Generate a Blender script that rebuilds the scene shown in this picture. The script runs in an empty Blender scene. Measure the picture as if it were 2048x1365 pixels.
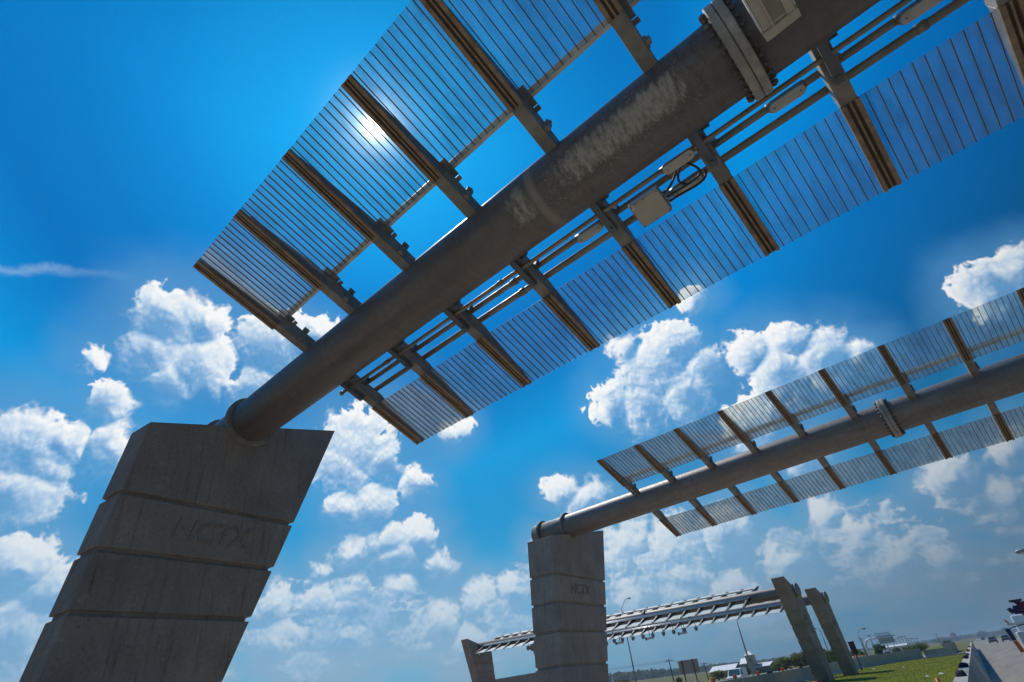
import bpy, math, random
from mathutils import Vector, Matrix
random.seed(7)
R = math.radians
scn = bpy.context.scene
COL = scn.collection

# ------------------------------------------------------------------ camera
cam_d = bpy.data.cameras.new("camera")
cam = bpy.data.objects.new("camera", cam_d)
COL.objects.link(cam)
cam_d.sensor_width = 36.0
cam_d.lens = 1060.0 / 2048.0 * 36.0
cam_d.clip_start = 0.05
cam_d.clip_end = 9000.0
cr = Vector((0.7335333, 0.67056542, -0.1107741))
cu = Vector((0.44641175, -0.35245983, 0.82248928))
cf = Vector((-0.51248945, 0.65277414, 0.55788931))
M = Matrix.Identity(4)
for i in range(3):
    M[i][0], M[i][1], M[i][2] = cr[i], cu[i], -cf[i]
M.translation = (0, 0, 1.6)
cam.matrix_world = M
scn.camera = cam

# ------------------------------------------------------------------ exposure
scn.view_settings.view_transform = 'Standard'
scn.view_settings.look = 'None'
scn.view_settings.exposure = 0.0
scn.view_settings.gamma = 1.0
scn.cycles.use_adaptive_sampling = True
scn.cycles.adaptive_threshold = 0.02
scn.cycles.adaptive_min_samples = 12
scn.cycles.use_denoising = True

# ------------------------------------------------------------------ sun
SUN = Vector((-0.4681904, 0.30426941, 0.82958898)).normalized()
SUN_EL, SUN_AZ = math.asin(SUN.z), math.atan2(SUN.x, SUN.y)
sun_d = bpy.data.lights.new("sun", 'SUN')
sun_d.energy = 2.6
sun_d.angle = R(0.5)
sun_d.color = (1.0, 0.95, 0.87)
sun = bpy.data.objects.new("sun", sun_d)
COL.objects.link(sun)
sun.rotation_euler = SUN.to_track_quat('Z', 'Y').to_euler()
sun.location = (0, 0, 40)

# ------------------------------------------------------------------ node helpers
class NT:
    """short hand for building node trees"""
    def __init__(s, tree):
        s.t = tree; s.n = tree.nodes; s.l = tree.links
    def new(s, kind, **kw):
        n = s.n.new(kind)
        for k, v in kw.items(): setattr(n, k, v)
        return n
    def put(s, sock, v):
        if hasattr(v, 'is_output') or isinstance(v, bpy.types.NodeSocket): s.l.new(v, sock)
        else: sock.default_value = v
    def math(s, op, a, b=0.0, c=0.0, clamp=False):
        n = s.new('ShaderNodeMath', operation=op, use_clamp=clamp)
        s.put(n.inputs[0], a); s.put(n.inputs[1], b)
        if len(n.inputs) > 2: s.put(n.inputs[2], c)
        return n.outputs[0]
    def vmath(s, op, a, b=None, scale=None):
        n = s.new('ShaderNodeVectorMath', operation=op)
        s.put(n.inputs[0], a)
        if b is not None: s.put(n.inputs[1], b)
        if scale is not None: s.put(n.inputs[3], scale)
        return n.outputs[1] if op in ('DOT_PRODUCT', 'DISTANCE', 'LENGTH') else n.outputs[0]
    def mapr(s, v, a, b, c=0.0, d=1.0, smooth=False):
        n = s.new('ShaderNodeMapRange', interpolation_type='SMOOTHSTEP' if smooth else 'LINEAR')
        for i, x in enumerate((v, a, b, c, d)): s.put(n.inputs[i], x)
        return n.outputs[0]
    def mix(s, f, a, b, mode='MIX'):
        n = s.new('ShaderNodeMix', data_type='RGBA', blend_type=mode)
        s.put(n.inputs[0], f); s.put(n.inputs[6], a); s.put(n.inputs[7], b)
        return n.outputs[2]
    def noise(s, v, scale, detail=2.0, rough=0.5, out=0, dist=0.0):
        n = s.new('ShaderNodeTexNoise')
        if v is not None: s.put(n.inputs['Vector'], v)
        n.inputs['Scale'].default_value = scale; n.inputs['Detail'].default_value = detail
        n.inputs['Roughness'].default_value = rough; n.inputs['Distortion'].default_value = dist
        return n.outputs[out]
    def ramp(s, f, stops):
        n = s.new('ShaderNodeValToRGB')
        e = n.color_ramp.elements
        while len(e) > 1: e.remove(e[-1])
        for i, (p, c) in enumerate(stops):
            x = e[0] if i == 0 else e.new(p)
            x.position = p; x.color = (c[0], c[1], c[2], 1)
        s.put(n.inputs[0], f)
        return n.outputs[0]
def C4(c): return (c[0], c[1], c[2], 1.0)

# ------------------------------------------------------------------ sky (world): Nishita air, cumulus set in world directions
BLOBS = [(-0.814,0.177,0.554,0.060), (-0.800,0.216,0.559,0.042), (-0.839,0.178,0.515,0.055), (-0.830,0.244,0.503,0.062), (-0.852,0.212,0.479,0.045), 
    (-0.781,0.314,0.540,0.066), (-0.751,0.359,0.554,0.051), (-0.815,0.313,0.487,0.049), (-0.726,0.381,0.573,0.030), (-0.930,0.088,0.356,0.062), 
    (-0.921,0.114,0.373,0.037), (-0.948,0.094,0.306,0.052), (-0.892,0.146,0.427,0.041), (-0.910,0.182,0.374,0.043), (-0.867,0.103,0.488,0.016), 
    (-0.873,0.097,0.478,0.012), (-0.967,0.130,0.220,0.045), (-0.967,0.172,0.188,0.046), (-0.978,0.158,0.139,0.057), (-0.765,0.500,0.405,0.075), 
    (-0.789,0.488,0.373,0.061), (-0.752,0.539,0.380,0.043), (-0.784,0.539,0.309,0.045), (-0.808,0.505,0.302,0.034), (-0.729,0.596,0.336,0.032), 
    (-0.779,0.574,0.252,0.041), (-0.815,0.529,0.236,0.032), (-0.748,0.614,0.253,0.038), (-0.733,0.650,0.202,0.037), (-0.843,0.492,0.215,0.020), 
    (-0.776,0.588,0.228,0.042), (-0.884,0.435,0.168,0.039), (-0.851,0.497,0.171,0.036), (-0.823,0.544,0.164,0.040), (-0.883,0.454,0.116,0.042), 
    (-0.836,0.537,0.115,0.046), (-0.786,0.596,0.167,0.031), (-0.744,0.656,0.123,0.039), (-0.695,0.704,0.146,0.040), (-0.649,0.744,0.159,0.036), 
    (-0.715,0.694,0.090,0.038), (-0.323,0.824,0.465,0.076), (-0.287,0.826,0.485,0.053), (-0.350,0.785,0.512,0.034), (-0.417,0.802,0.427,0.051), 
    (-0.370,0.833,0.411,0.064), (-0.301,0.859,0.415,0.054), (-0.255,0.861,0.440,0.042), (-0.179,0.880,0.440,0.044), (-0.118,0.893,0.434,0.042), 
    (-0.151,0.904,0.400,0.061), (-0.082,0.913,0.399,0.054), (-0.038,0.920,0.389,0.035), (0.144,0.910,0.390,0.046), (0.176,0.903,0.392,0.041), 
    (-0.542,0.785,0.299,0.036), (-0.512,0.813,0.276,0.042), (-0.603,0.768,0.216,0.025), (-0.475,0.857,0.202,0.058), (-0.411,0.892,0.186,0.058), 
    (-0.335,0.924,0.187,0.046), (-0.417,0.897,0.148,0.050), (-0.185,0.966,0.180,0.029), (-0.154,0.977,0.151,0.036), (-0.128,0.986,0.106,0.038), 
    (-0.076,0.992,0.099,0.031), (-0.427,0.897,0.115,0.045), (-0.363,0.925,0.108,0.040), (-0.269,0.955,0.128,0.041), (-0.486,0.867,0.114,0.043), 
    (0.068,0.977,0.203,0.032), (0.038,0.988,0.152,0.030), (-0.016,0.981,0.193,0.039), (-0.663,0.623,0.414,0.022), (-0.651,0.631,0.422,0.020), 
    (-0.220,0.805,0.551,0.026), (-0.236,0.909,0.344,0.053), (-0.181,0.944,0.277,0.042), ]
def body_group():
    g = bpy.data.node_groups.new("cumulus_bodies", 'ShaderNodeTree')
    g.interface.new_socket("Vector", in_out='INPUT', socket_type='NodeSocketVector')
    g.interface.new_socket("Body", in_out='OUTPUT', socket_type='NodeSocketFloat')
    T = NT(g)
    gi, go = T.new('NodeGroupInput'), T.new('NodeGroupOutput')
    cur = None
    for (x, y, z, r) in BLOBS:
        d = T.vmath('DISTANCE', gi.outputs[0], (x, y, z))
        q = max(r, 0.036)                                 # small puffs are thin, so turbulence tears them
        v = T.math('MULTIPLY_ADD', d, -1.0 / q, r / q * (1.0 if r > .03 else 1.15))
        cur = v if cur is None else T.math('MAXIMUM', cur, v)
    T.l.new(cur, go.inputs[0])
    return g
def billow_group():
    """turbulent cumulus detail: broad heaves, folded bumps and fine fray"""
    g = bpy.data.node_groups.new("cumulus_billows", 'ShaderNodeTree')
    g.interface.new_socket("Vector", in_out='INPUT', socket_type='NodeSocketVector')
    g.interface.new_socket("Density", in_out='OUTPUT', socket_type='NodeSocketFloat')
    T = NT(g)
    gi, go = T.new('NodeGroupInput'), T.new('NodeGroupOutput')
    p = gi.outputs[0]
    acc = T.math('MULTIPLY_ADD', T.noise(p, 15.0, 8.0, 0.60, dist=0.25), 3.4, -1.70)
    for sc, amt, off in ((30.0, 0.9, 0.0), (85.0, 0.5, 3.1)):
        q = T.vmath('ADD', p, (off, off, off)) if off else p
        n = T.math('ABSOLUTE', T.math('MULTIPLY_ADD', T.noise(q, sc, 1.0, 0.5), 2.0, -1.0))
        acc = T.math('MULTIPLY_ADD', n, -amt * 1.9, T.math('ADD', acc, amt * 0.50))
    T.l.new(acc, go.inputs[0])
    return g

world = bpy.data.worlds.new("World")
scn.world = world
world.use_nodes = True
W = NT(world.node_tree)
W.n.clear()
def build_world():
    out = W.new('ShaderNodeOutputWorld')
    bg = W.new('ShaderNodeBackground')
    bg.inputs[1].default_value = 0.1
    W.l.new(bg.outputs[0], out.inputs[0])
    tc = W.new('ShaderNodeTexCoord')
    d = W.vmath('NORMALIZE', tc.outputs['Generated'])
    sep = W.new('ShaderNodeSeparateXYZ'); W.l.new(d, sep.inputs[0])
    z = sep.outputs[2]
    sky = W.new('ShaderNodeTexSky', sky_type='NISHITA')
    sky.sun_disc = False
    sky.sun_elevation = SUN_EL; sky.sun_rotation = SUN_AZ
    sky.altitude = 150; sky.air_density = 1.0; sky.dust_density = 0.6; sky.ozone_density = 2.0
    hs = W.new('ShaderNodeHueSaturation'); hs.inputs['Saturation'].default_value = 1.25
    W.l.new(sky.outputs[0], hs.inputs['Color'])
    # clear-air colour by height above the horizon (scaled x10: the background strength is 0.1)
    clear = W.ramp(z, [(0.0, (.155, .355, .53)), (.06, (.105, .34, .55)), (.14, (.06, .335, .61)), (.25, (.025, .325, .67)),
                       (.42, (.004, .285, .70)), (.60, (.0, .24, .69)), (.80, (.0, .262, .72)), (1.0, (.0, .17, .52))])
    ca = W.vmath('DOT_PRODUCT', d, tuple(SUN))
    # air brightens toward the sun and deepens away from it
    lum_high = W.ramp(ca, [(0.0, (.30, .30, .30)), (.55, (.34, .33, .38)), (.62, (.45, .46, .54)), (.69, (.58, .62, .68)), (.76, (.85, .90, .90)), (.81, (1.0, 1.12, 1.04)),
                           (.88, (.70, .72, .78)), (.92, (.74, .80, .83)), (.955, (.9, 1.02, .98)), (.985, (1.1, 1.42, 1.2)), (1.0, (1.6, 1.75, 1.4))])
    lum_low = W.ramp(ca, [(0.0, (.50, .44, .42)), (.36, (.60, .56, .57)), (.44, (.73, .69, .70)), (.515, (.92, .90, .88)), (.60, (1.22, 1.24, 1.16)), (.72, (1.05, 1.14, 1.06)), (1.0, (1, 1, 1))])
    lum = W.mix(W.mapr(z, .12, .40, 0, 1, True), lum_low, lum_high)
    clear = W.mix(1.0, clear, lum, 'MULTIPLY')
    clear = W.mix(1.0, clear, (10, 10, 10, 1), 'MULTIPLY')
    clear = W.mix(0.02, clear, hs.outputs[0])
    # aureole and glare of the sun itself
    au = W.mapr(ca, math.cos(R(10)), 1.0, 0.0, 1.0)
    glow = W.math('MULTIPLY_ADD', W.math('POWER', au, 7.0), 2.6, W.math('MULTIPLY_ADD', W.math('POWER', au, 30.0), 15.0, W.math('MULTIPLY', W.math('POWER', au, 220.0), 260.0)))
    glow = W.mix(1.0, W.mix(0.0, (1.0, .97, .92, 1), (1, 1, 1, 1)), W.mix(1.0, glow, (1, 1, 1, 1), 'MULTIPLY'), 'MULTIPLY')
    # clouds
    gb, gn = body_group(), billow_group()
    warp = W.vmath('SUBTRACT', W.noise(d, 9.0, 2.0, 0.5, out=1), (0.5, 0.5, 0.5))
    wp = W.vmath('ADD', d, W.vmath('SCALE', warp, scale=0.05))
    tang = W.vmath('NORMALIZE', W.vmath('SUBTRACT', tuple(SUN), W.vmath('SCALE', d, scale=ca)))
    def use(g, v):
        n = W.new('ShaderNodeGroup'); n.node_tree = g; W.put(n.inputs[0], v); return n.outputs[0]
    B1 = W.math('MAXIMUM', use(gb, wp), -3.0)
    B2 = W.math('MAXIMUM', use(gb, W.vmath('ADD', wp, W.vmath('SCALE', tang, scale=0.012))), -3.0)
    N1 = use(gn, d); N2 = use(gn, W.vmath('ADD', d, W.vmath('SCALE', tang, scale=0.007)))
    low = W.mapr(z, 0.04, 0.34)                          # 0 near the horizon, 1 high up
    # ranks of small distant cumulus low in the sky
    mpz = W.new('ShaderNodeMapping'); W.l.new(d, mpz.inputs[0]); mpz.inputs['Scale'].default_value = (1, 1, 2.3)
    rank = W.math('MULTIPLY_ADD', W.noise(mpz.outputs[0], 10.0, 4.0, 0.55), 6.0, -2.90)
    rank = W.math('ADD', rank, W.math('ADD', W.mapr(z, 0.02, 0.08, -1.6, 0.0, True), W.mapr(z, 0.16, 0.27, 0.0, -4.0, True)))
    B1 = W.math('SMOOTH_MAX', B1, rank, 0.3)
    B2 = W.math('SMOOTH_MAX', B2, rank, 0.3)
    D1 = W.math('MULTIPLY_ADD', B1, 1.5, W.math('MULTIPLY_ADD', N1, 0.62, -0.06))
    g = W.math('SUBTRACT', B1, B2)                       # + on the side that faces the sun
    fray = W.mapr(W.noise(d, 7.0, 2.0, 0.5), .40, .66, 0.0, 0.75, True)           # some edges crisp, some drawn out
    soft = W.math('ADD', W.math('ADD', W.math('MULTIPLY_ADD', low, -0.55, 0.78), fray), W.mapr(g, 0.02, -0.25, 0.0, 1.3))
    mask = W.mapr(D1, 0.0, soft, 0.0, 1.0, True)
    lit = W.math('MULTIPLY_ADD', W.math('SUBTRACT', N1, N2), 0.42, W.math('MULTIPLY_ADD', g, 1.7, 0.76))
    big = W.math('MULTIPLY_ADD', W.noise(d, 11.0, 2.0, 0.5), 1.1, -0.55)
    lit = W.math('SUBTRACT', W.math('ADD', lit, big), W.math('MULTIPLY', W.mapr(D1, 0.15, 1.5, 0.0, 1.0), W.mapr(z, .10, .40, .34, .66)), clamp=True)
    ccol = W.ramp(lit, [(0.0, (.15, .37, .67)), (.22, (.26, .47, .74)), (.45, (.46, .63, .84)), (.70, (.74, .84, .93)), (1.0, (.97, .98, .99))])
    ccol = W.mix(W.mapr(z, 0.36, 0.04, 0.0, 0.74), ccol, (.25, .47, .68, 1))   # air in front of the far ones
    cl = W.ramp(ca, [(0.0, (.40, .40, .40)), (.36, (.44, .44, .46)), (.44, (.60, .60, .61)), (.52, (.80, .80, .81)), (.62, (.96, .96, .96)), (.75, (1, 1, 1))])
    ccol = W.mix(1.0, ccol, cl, 'MULTIPLY')
    ccol = W.mix(1.0, ccol, (9.6, 9.6, 9.6, 1), 'MULTIPLY')
    # veil of thin vapour round and under the clouds
    veil_n = W.noise(d, 6.0, 4.0, 0.55)
    veil = W.mapr(W.math('MULTIPLY_ADD', veil_n, 2.4, W.math('ADD', B1, -0.75)), -1.2, 0.8, 0.0, W.mapr(low, 0.0, 1.0, 0.85, 0.66), True)
    vcol = W.mix(1.0, W.mix(low, (.33, .50, .66, 1), (.125, .37, .68, 1)), cl, 'MULTIPLY')
    vcol = W.mix(1.0, vcol, (9.2, 9.2, 9.2, 1), 'MULTIPLY')
    c = W.mix(veil, clear, vcol)
    c = W.mix(W.math('MULTIPLY', mask, W.mapr(z, 0.0, 0.14, 0.40, 1.0)), c, ccol)
    # thin trail of ice cloud high on the far side
    ta, tb = Vector((-.836, -.055, .546)), Vector((-.797, .103, .595))
    ax = (tb - ta).normalized(); nm = Vector((-.817, .026, .576)).cross(ax).normalized()
    wob = W.noise(d, 30.0, 4.0, 0.6)
    off = W.math('SUBTRACT', W.vmath('DOT_PRODUCT', d, tuple(nm)), 0.0)
    off = W.math('ADD', off, W.math('MULTIPLY_ADD', wob, 0.03, -0.015))
    across = W.mapr(W.math('ABSOLUTE', off), 0.0, 0.010, 1.0, 0.0, True)
    al = W.vmath('DOT_PRODUCT', W.vmath('SUBTRACT', d, tuple(ta)), tuple(ax))
    L = (tb - ta).length
    along = W.math('MULTIPLY', W.mapr(al, -0.3, 0.0, 0.0, 1.0), W.mapr(al, L * 0.3, L * 1.05, 1.0, 0.0))
    tr = W.math('MULTIPLY', W.math('MULTIPLY', across, along), W.math('MULTIPLY', W.noise(d, 60.0, 5.0, 0.7), 0.75))
    c = W.mix(tr, c, (4.2, 6.0, 8.0, 1))
    c = W.mix(1.0, c, glow, 'ADD')
    # below the horizon: the dim glow of far land
    c = W.mix(W.mapr(z, -0.02, -0.10, 0.0, 1.0), c, (1.1, 1.05, 0.9, 1))
    W.l.new(c, bg.inputs[0])
build_world()

# ------------------------------------------------------------------ materials
MAT = {}
def material(name):
    m = bpy.data.materials.new(name); m.use_nodes = True
    T = NT(m.node_tree)
    b = T.n['Principled BSDF']
    MAT[name] = m
    return m, T, b
def bump(T, b, h, dist, strength=0.5):
    n = T.new('ShaderNodeBump'); n.inputs['Strength'].default_value = strength; n.inputs['Distance'].default_value = dist
    T.put(n.inputs['Height'], h); T.l.new(n.outputs[0], b.inputs['Normal'])
def simple(name, col, rough=0.6, metal=0.0, var=0.25, scale=6.0, obj=True, spec=0.5, bmp=0.0):
    m, T, b = material(name)
    tc = T.new('ShaderNodeTexCoord'); v = tc.outputs['Object']
    n = T.noise(v, scale, 5.0, 0.6)
    a = [x * (1 - var) for x in col]; c = [min(1, x * (1 + var)) for x in col]
    T.put(b.inputs['Base Color'], T.ramp(n, [(.25, a), (.75, c)]))
    T.put(b.inputs['Roughness'], T.mapr(T.noise(v, scale * 3.1, 3.0), .3, .7, max(0, rough - .1), min(1, rough + .1)))
    b.inputs['Metallic'].default_value = metal
    b.inputs['Specular IOR Level'].default_value = spec
    if bmp: bump(T, b, T.noise(v, scale * 8, 4.0), bmp)
    return m

def concrete(name, lo, hi, streak=True):
    m, T, b = material(name)
    tc = T.new('ShaderNodeTexCoord'); v = tc.outputs['Object']
    big = T.noise(v, 0.9, 6.0, 0.62); fine = T.noise(v, 14.0, 6.0, 0.7)
    col = T.ramp(T.math('MULTIPLY_ADD', fine, 0.4, T.math('MULTIPLY', big, 0.6)), [(.3, lo), (.68, hi)])
    mp = T.new('ShaderNodeMapping'); T.l.new(v, mp.inputs[0]); mp.inputs['Scale'].default_value = (4.0, 4.0, 0.25)
    st = T.mapr(T.noise(mp.outputs[0], 2.2, 4.0, 0.6), .52, .75, 0.0, 0.55, True)
    col = T.mix(st if streak else 0.0, col, C4([x * .45 for x in lo]))
    blot = T.mapr(T.noise(v, 2.3, 5.0, 0.65), .58, .72, 0.0, 0.35, True)
    col = T.mix(blot, col, C4([min(1, x * 1.35) for x in hi]))
    vo = T.new('ShaderNodeTexVoronoi'); T.l.new(v, vo.inputs['Vector']); vo.inputs['Scale'].default_value = 9.0
    if 'pillar' in name:
        sz = T.new('ShaderNodeSeparateXYZ'); T.l.new(v, sz.inputs[0])
        k = 1.0
        for c_, dk in ((2.4, .10), (3.5, -.14), (4.5, .13), (5.5, -.07)): k = T.math('MULTIPLY_ADD', T.math('GREATER_THAN', sz.outputs[2], c_), dk, k)
        hs = T.new('ShaderNodeHueSaturation'); T.l.new(col, hs.inputs['Color']); T.put(hs.inputs['Value'], k); col = hs.outputs[0]
    pit = T.mapr(vo.outputs['Distance'], .06, .16, 0.0, 1.0)
    col = T.mix(T.math('MULTIPLY', T.math('SUBTRACT', 1.0, pit), .5), col, (.02, .018, .016, 1))
    T.put(b.inputs['Base Color'], col)
    b.inputs['Roughness'].default_value = 0.9; b.inputs['Specular IOR Level'].default_value = 0.2
    drip = T.mapr(T.noise(mp.outputs[0], 6.0, 3.0, 0.6), .60, .74, 0.0, 0.30, True)
    T.put(b.inputs['Base Color'], T.mix(drip if streak else 0.0, col, C4([min(1, x * 1.5) for x in hi])))
    h = T.math('MULTIPLY_ADD', pit, .5, T.math('MULTIPLY', fine, .5))
    bump(T, b, h, 0.012, 0.7)
    return m
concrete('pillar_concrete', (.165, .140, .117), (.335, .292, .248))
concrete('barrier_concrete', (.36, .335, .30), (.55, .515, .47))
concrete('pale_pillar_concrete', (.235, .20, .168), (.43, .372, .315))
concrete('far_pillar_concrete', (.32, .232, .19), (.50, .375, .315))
concrete('wall_concrete', (.42, .37, .335), (.62, .56, .51))
simple('pillar_lettering', (.085, .072, .062), .9, var=.15)

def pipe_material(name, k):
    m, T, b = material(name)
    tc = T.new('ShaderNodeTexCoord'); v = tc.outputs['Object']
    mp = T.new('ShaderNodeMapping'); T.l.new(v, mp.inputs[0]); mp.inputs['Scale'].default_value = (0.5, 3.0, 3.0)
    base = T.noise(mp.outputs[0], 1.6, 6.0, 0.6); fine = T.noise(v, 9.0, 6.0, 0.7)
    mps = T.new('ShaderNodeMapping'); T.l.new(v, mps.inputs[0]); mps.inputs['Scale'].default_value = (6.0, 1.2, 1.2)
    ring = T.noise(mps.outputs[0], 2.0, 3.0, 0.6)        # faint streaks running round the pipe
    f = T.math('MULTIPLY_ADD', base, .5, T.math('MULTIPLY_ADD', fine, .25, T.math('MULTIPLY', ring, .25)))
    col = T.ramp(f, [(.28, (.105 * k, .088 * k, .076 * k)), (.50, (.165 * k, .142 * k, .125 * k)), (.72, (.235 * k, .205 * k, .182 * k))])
    sp = T.new('ShaderNodeSeparateXYZ'); T.l.new(v, sp.inputs[0])
    sm = T.math('ABSOLUTE', T.math('SUBTRACT', T.math('MODULO', T.math('ADD', sp.outputs[0], 3.3), 6.1), 3.05))
    col = T.mix(T.math('MULTIPLY', T.mapr(sm, .0, .055, .55, 0, True), T.mapr(ring, .3, .6, .4, 1)), col, (.30, .25, .21, 1))
    col = T.mix(T.math('MULTIPLY', T.mapr(T.noise(mps.outputs[0], 1.1, 5.0, .65), .55, .70, 0, .5, True), T.mapr(sm, .05, 1.2, 1.0, .2)), col, (.12, .075, .05, 1))
    T.put(b.inputs['Base Color'], col)
    b.inputs['Metallic'].default_value = 0.25
    T.put(b.inputs['Roughness'], T.mapr(fine, .3, .7, .42, .62))
    bump(T, b, fine, 0.004, 0.4)
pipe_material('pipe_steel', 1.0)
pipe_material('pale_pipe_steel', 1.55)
def worn_pipe_material():
    """the near pipe: same steel, with the pale scuffed patch and weld band along its belly"""
    m, T, b = material('pipe_steel_scuffed')
    src = NT(MAT['pipe_steel'].node_tree)
    tc = T.new('ShaderNodeTexCoord'); v = tc.outputs['Object']
    mp = T.new('ShaderNodeMapping'); T.l.new(v, mp.inputs[0]); mp.inputs['Scale'].default_value = (0.5, 3.0, 3.0)
    base = T.noise(mp.outputs[0], 1.6, 6.0, 0.6); fine = T.noise(v, 9.0, 6.0, 0.7)
    mps = T.new('ShaderNodeMapping'); T.l.new(v, mps.inputs[0]); mps.inputs['Scale'].default_value = (6.0, 1.2, 1.2)
    ring = T.noise(mps.outputs[0], 2.0, 3.0, 0.6)
    f = T.math('MULTIPLY_ADD', base, .5, T.math('MULTIPLY_ADD', fine, .25, T.math('MULTIPLY', ring, .25)))
    col = T.ramp(f, [(.28, (.105, .088, .076)), (.50, (.165, .142, .125)), (.72, (.235, .205, .182))])
    sep = T.new('ShaderNodeSeparateXYZ'); T.l.new(v, sep.inputs[0])
    X, Y, Z = sep.outputs
    side = T.math('MULTIPLY_ADD', Y, -0.80, T.math('MULTIPLY', Z, -0.60))
    patch = T.math('MULTIPLY', T.mapr(X, 8.7, 10.0, 0, 1, True), T.mapr(X, 11.75, 11.0, 0, 1, True))
    patch = T.math('MULTIPLY', patch, T.mapr(side, .375, .49, 0, 1, True))
    patch2 = T.math('MULTIPLY', T.mapr(T.math('ABSOLUTE', T.math('SUBTRACT', X, 8.75)), .0, .45, 1, 0, True), T.mapr(side, .30, .47, 0, .85, True))
    weld = T.math('MULTIPLY', T.mapr(T.math('ABSOLUTE', T.math('SUBTRACT', X, 9.02)), .02, .10, 1, 0, True), T.mapr(side, -.1, .4, 0.2, .55))
    mpr = T.new('ShaderNodeMapping'); T.l.new(v, mpr.inputs[0]); mpr.inputs['Scale'].default_value = (7.0, 2.5, 2.5)
    rag = T.noise(mpr.outputs[0], 2.2, 8.0, 0.75)
    a = T.math('MAXIMUM', patch, patch2)
    a = T.mapr(T.math('MULTIPLY_ADD', rag, 2.6, T.math('ADD', a, -1.75)), .05, .75, 0, .85, True)
    a = T.math('MAXIMUM', a, T.math('MULTIPLY', weld, T.math('ADD', rag, .2)), clamp=True)
    # flecks round the scrape and rust bled from the joint
    fle = T.math('MULTIPLY', T.mapr(T.noise(v, 38.0, 3.0, .6), .60, .68, 0, .7), T.math('MULTIPLY', T.mapr(X, 8.0, 9.6, 0, 1, True), T.mapr(side, .15, .45, 0, 1, True)))
    a = T.math('MAXIMUM', a, T.math('MULTIPLY', fle, T.mapr(X, 12.0, 11.0, 0, 1)), clamp=True)
    ru = T.math('MULTIPLY', T.mapr(T.noise(mps.outputs[0], 1.3, 5.0, .65), .52, .68, 0, .65, True), T.mapr(T.math('ABSOLUTE', T.math('SUBTRACT', X, 11.9)), .1, 1.6, 1.0, .25))
    col = T.mix(ru, col, (.115, .07, .045, 1))
    col = T.mix(a, col, (.53, .465, .375, 1))
    T.put(b.inputs['Base Color'], col)
    T.put(b.inputs['Roughness'], T.math('MULTIPLY_ADD', a, .3, T.mapr(fine, .3, .7, .42, .6), clamp=True))
    T.put(b.inputs['Metallic'], T.math('MULTIPLY_ADD', a, -.25, .25))
    bump(T, b, fine, 0.004, 0.4)
worn_pipe_material()

simple('galvanised', (.70, .65, .56), .55, .1, .35, 5.0, bmp=.002)
simple('arm_steel', (.27, .24, .20), .6, .15, .35, 4.0, bmp=.002)
simple('rail_brown', (.31, .215, .135), .75, 0.0, .45, 8.0)
simple('rail_dark', (.095, .066, .045), .8)
simple('gusset_steel', (.22, .18, .17), .55, .2, .3, 3.0)
simple('conduit_steel', (.30, .26, .20), .45, .45, .3, 3.0)
simple('fitting_cover', (.52, .50, .42), .6, .1, .15)
simple('cable_black', (.02, .02, .022), .45)
simple('box_grey', (.34, .31, .28), .6, .0, .08)
simple('housing_cream', (.52, .47, .37), .55, .0, .10)
simple('flange_steel', (.40, .365, .31), .6, .2, .4, 5.0, bmp=.004)
simple('bolt_dark', (.13, .115, .10), .5, .3)
simple('white_paint', (.78, .78, .76), .35, 0, .04, 3.0)
simple('white_roof', (.80, .79, .77), .55, 0, .06, 1.5)
simple('tan_wall', (.50, .39, .31), .85, 0, .12, .8)
simple('grey_wall', (.30, .29, .28), .85, 0, .12, .8)
simple('brown_wall', (.20, .13, .10), .85, 0, .15, .8)
simple('dark_metal', (.06, .06, .062), .5, .4)
simple('pole_grey', (.32, .34, .33), .45, .3, .1)
simple('wood_pole', (.055, .042, .034), .9, 0, .3)
simple('billboard_back', (.52, .35, .27), .85, 0, .2, 1.2)
simple('billboard_rib', (.16, .11, .085), .85)
simple('orange_plastic', (.80, .16, .03), .5, 0, .08)
simple('reflective_white', (.78, .78, .75), .4, 0, .05)
simple('red_cloth', (.42, .012, .018), .6, 0, .25, 4.0)
simple('black_rubber', (.04, .035, .055), .85, 0, .3)
simple('glass_dark', (.015, .02, .03), .08, 0, .1, spec=.8)
simple('glass_teal', (.03, .11, .13), .12, 0, .1, spec=.8)
simple('red_letter', (.45, .015, .02), .5)
simple('blue_machine', (.03, .035, .13), .45, .2, .3, 5.0)
simple('maroon_machine', (.17, .02, .05), .5, .1, .3, 5.0)
simple('dark_paint', (.045, .05, .07), .3, .1, .1)
simple('sign_back', (.40, .42, .38), .6, .2, .08)
simple('lamp_lens', (.75, .75, .70), .3)
simple('litter_white', (.75, .74, .70), .8)
simple('trunk_bark', (.07, .055, .042), .95, 0, .3)
simple('bright_metal', (.62, .62, .60), .35, .6, .1)
simple('gunmetal', (.14, .15, .16), .5, .4, .2)

def foliage(name, a, c, scale=0.5):
    m, T, b = material(name)
    tc = T.new('ShaderNodeTexCoord')
    n = T.noise(tc.outputs['Object'], scale, 4.0, 0.7)
    ge = T.new('ShaderNodeNewGeometry')
    f = T.math('MULTIPLY_ADD', ge.outputs['Random Per Island'], .5, T.math('MULTIPLY', n, .6))
    col = T.ramp(f, [(.2, a), (.85, c)])
    T.put(b.inputs['Base Color'], col)
    b.inputs['Roughness'].default_value = .8; b.inputs['Specular IOR Level'].default_value = .2
    tl = T.new('ShaderNodeBsdfTranslucent'); T.put(tl.inputs[0], T.mix(1.0, col, (1.5, 1.6, .8, 1), 'MULTIPLY'))   # leaves pass the sun
    mx = T.new('ShaderNodeMixShader'); mx.inputs[0].default_value = .45
    T.l.new(b.outputs[0], mx.inputs[1]); T.l.new(tl.outputs[0], mx.inputs[2])
    T.l.new(mx.outputs[0], [n for n in T.n if n.type == 'OUTPUT_MATERIAL'][0].inputs[0])
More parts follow.
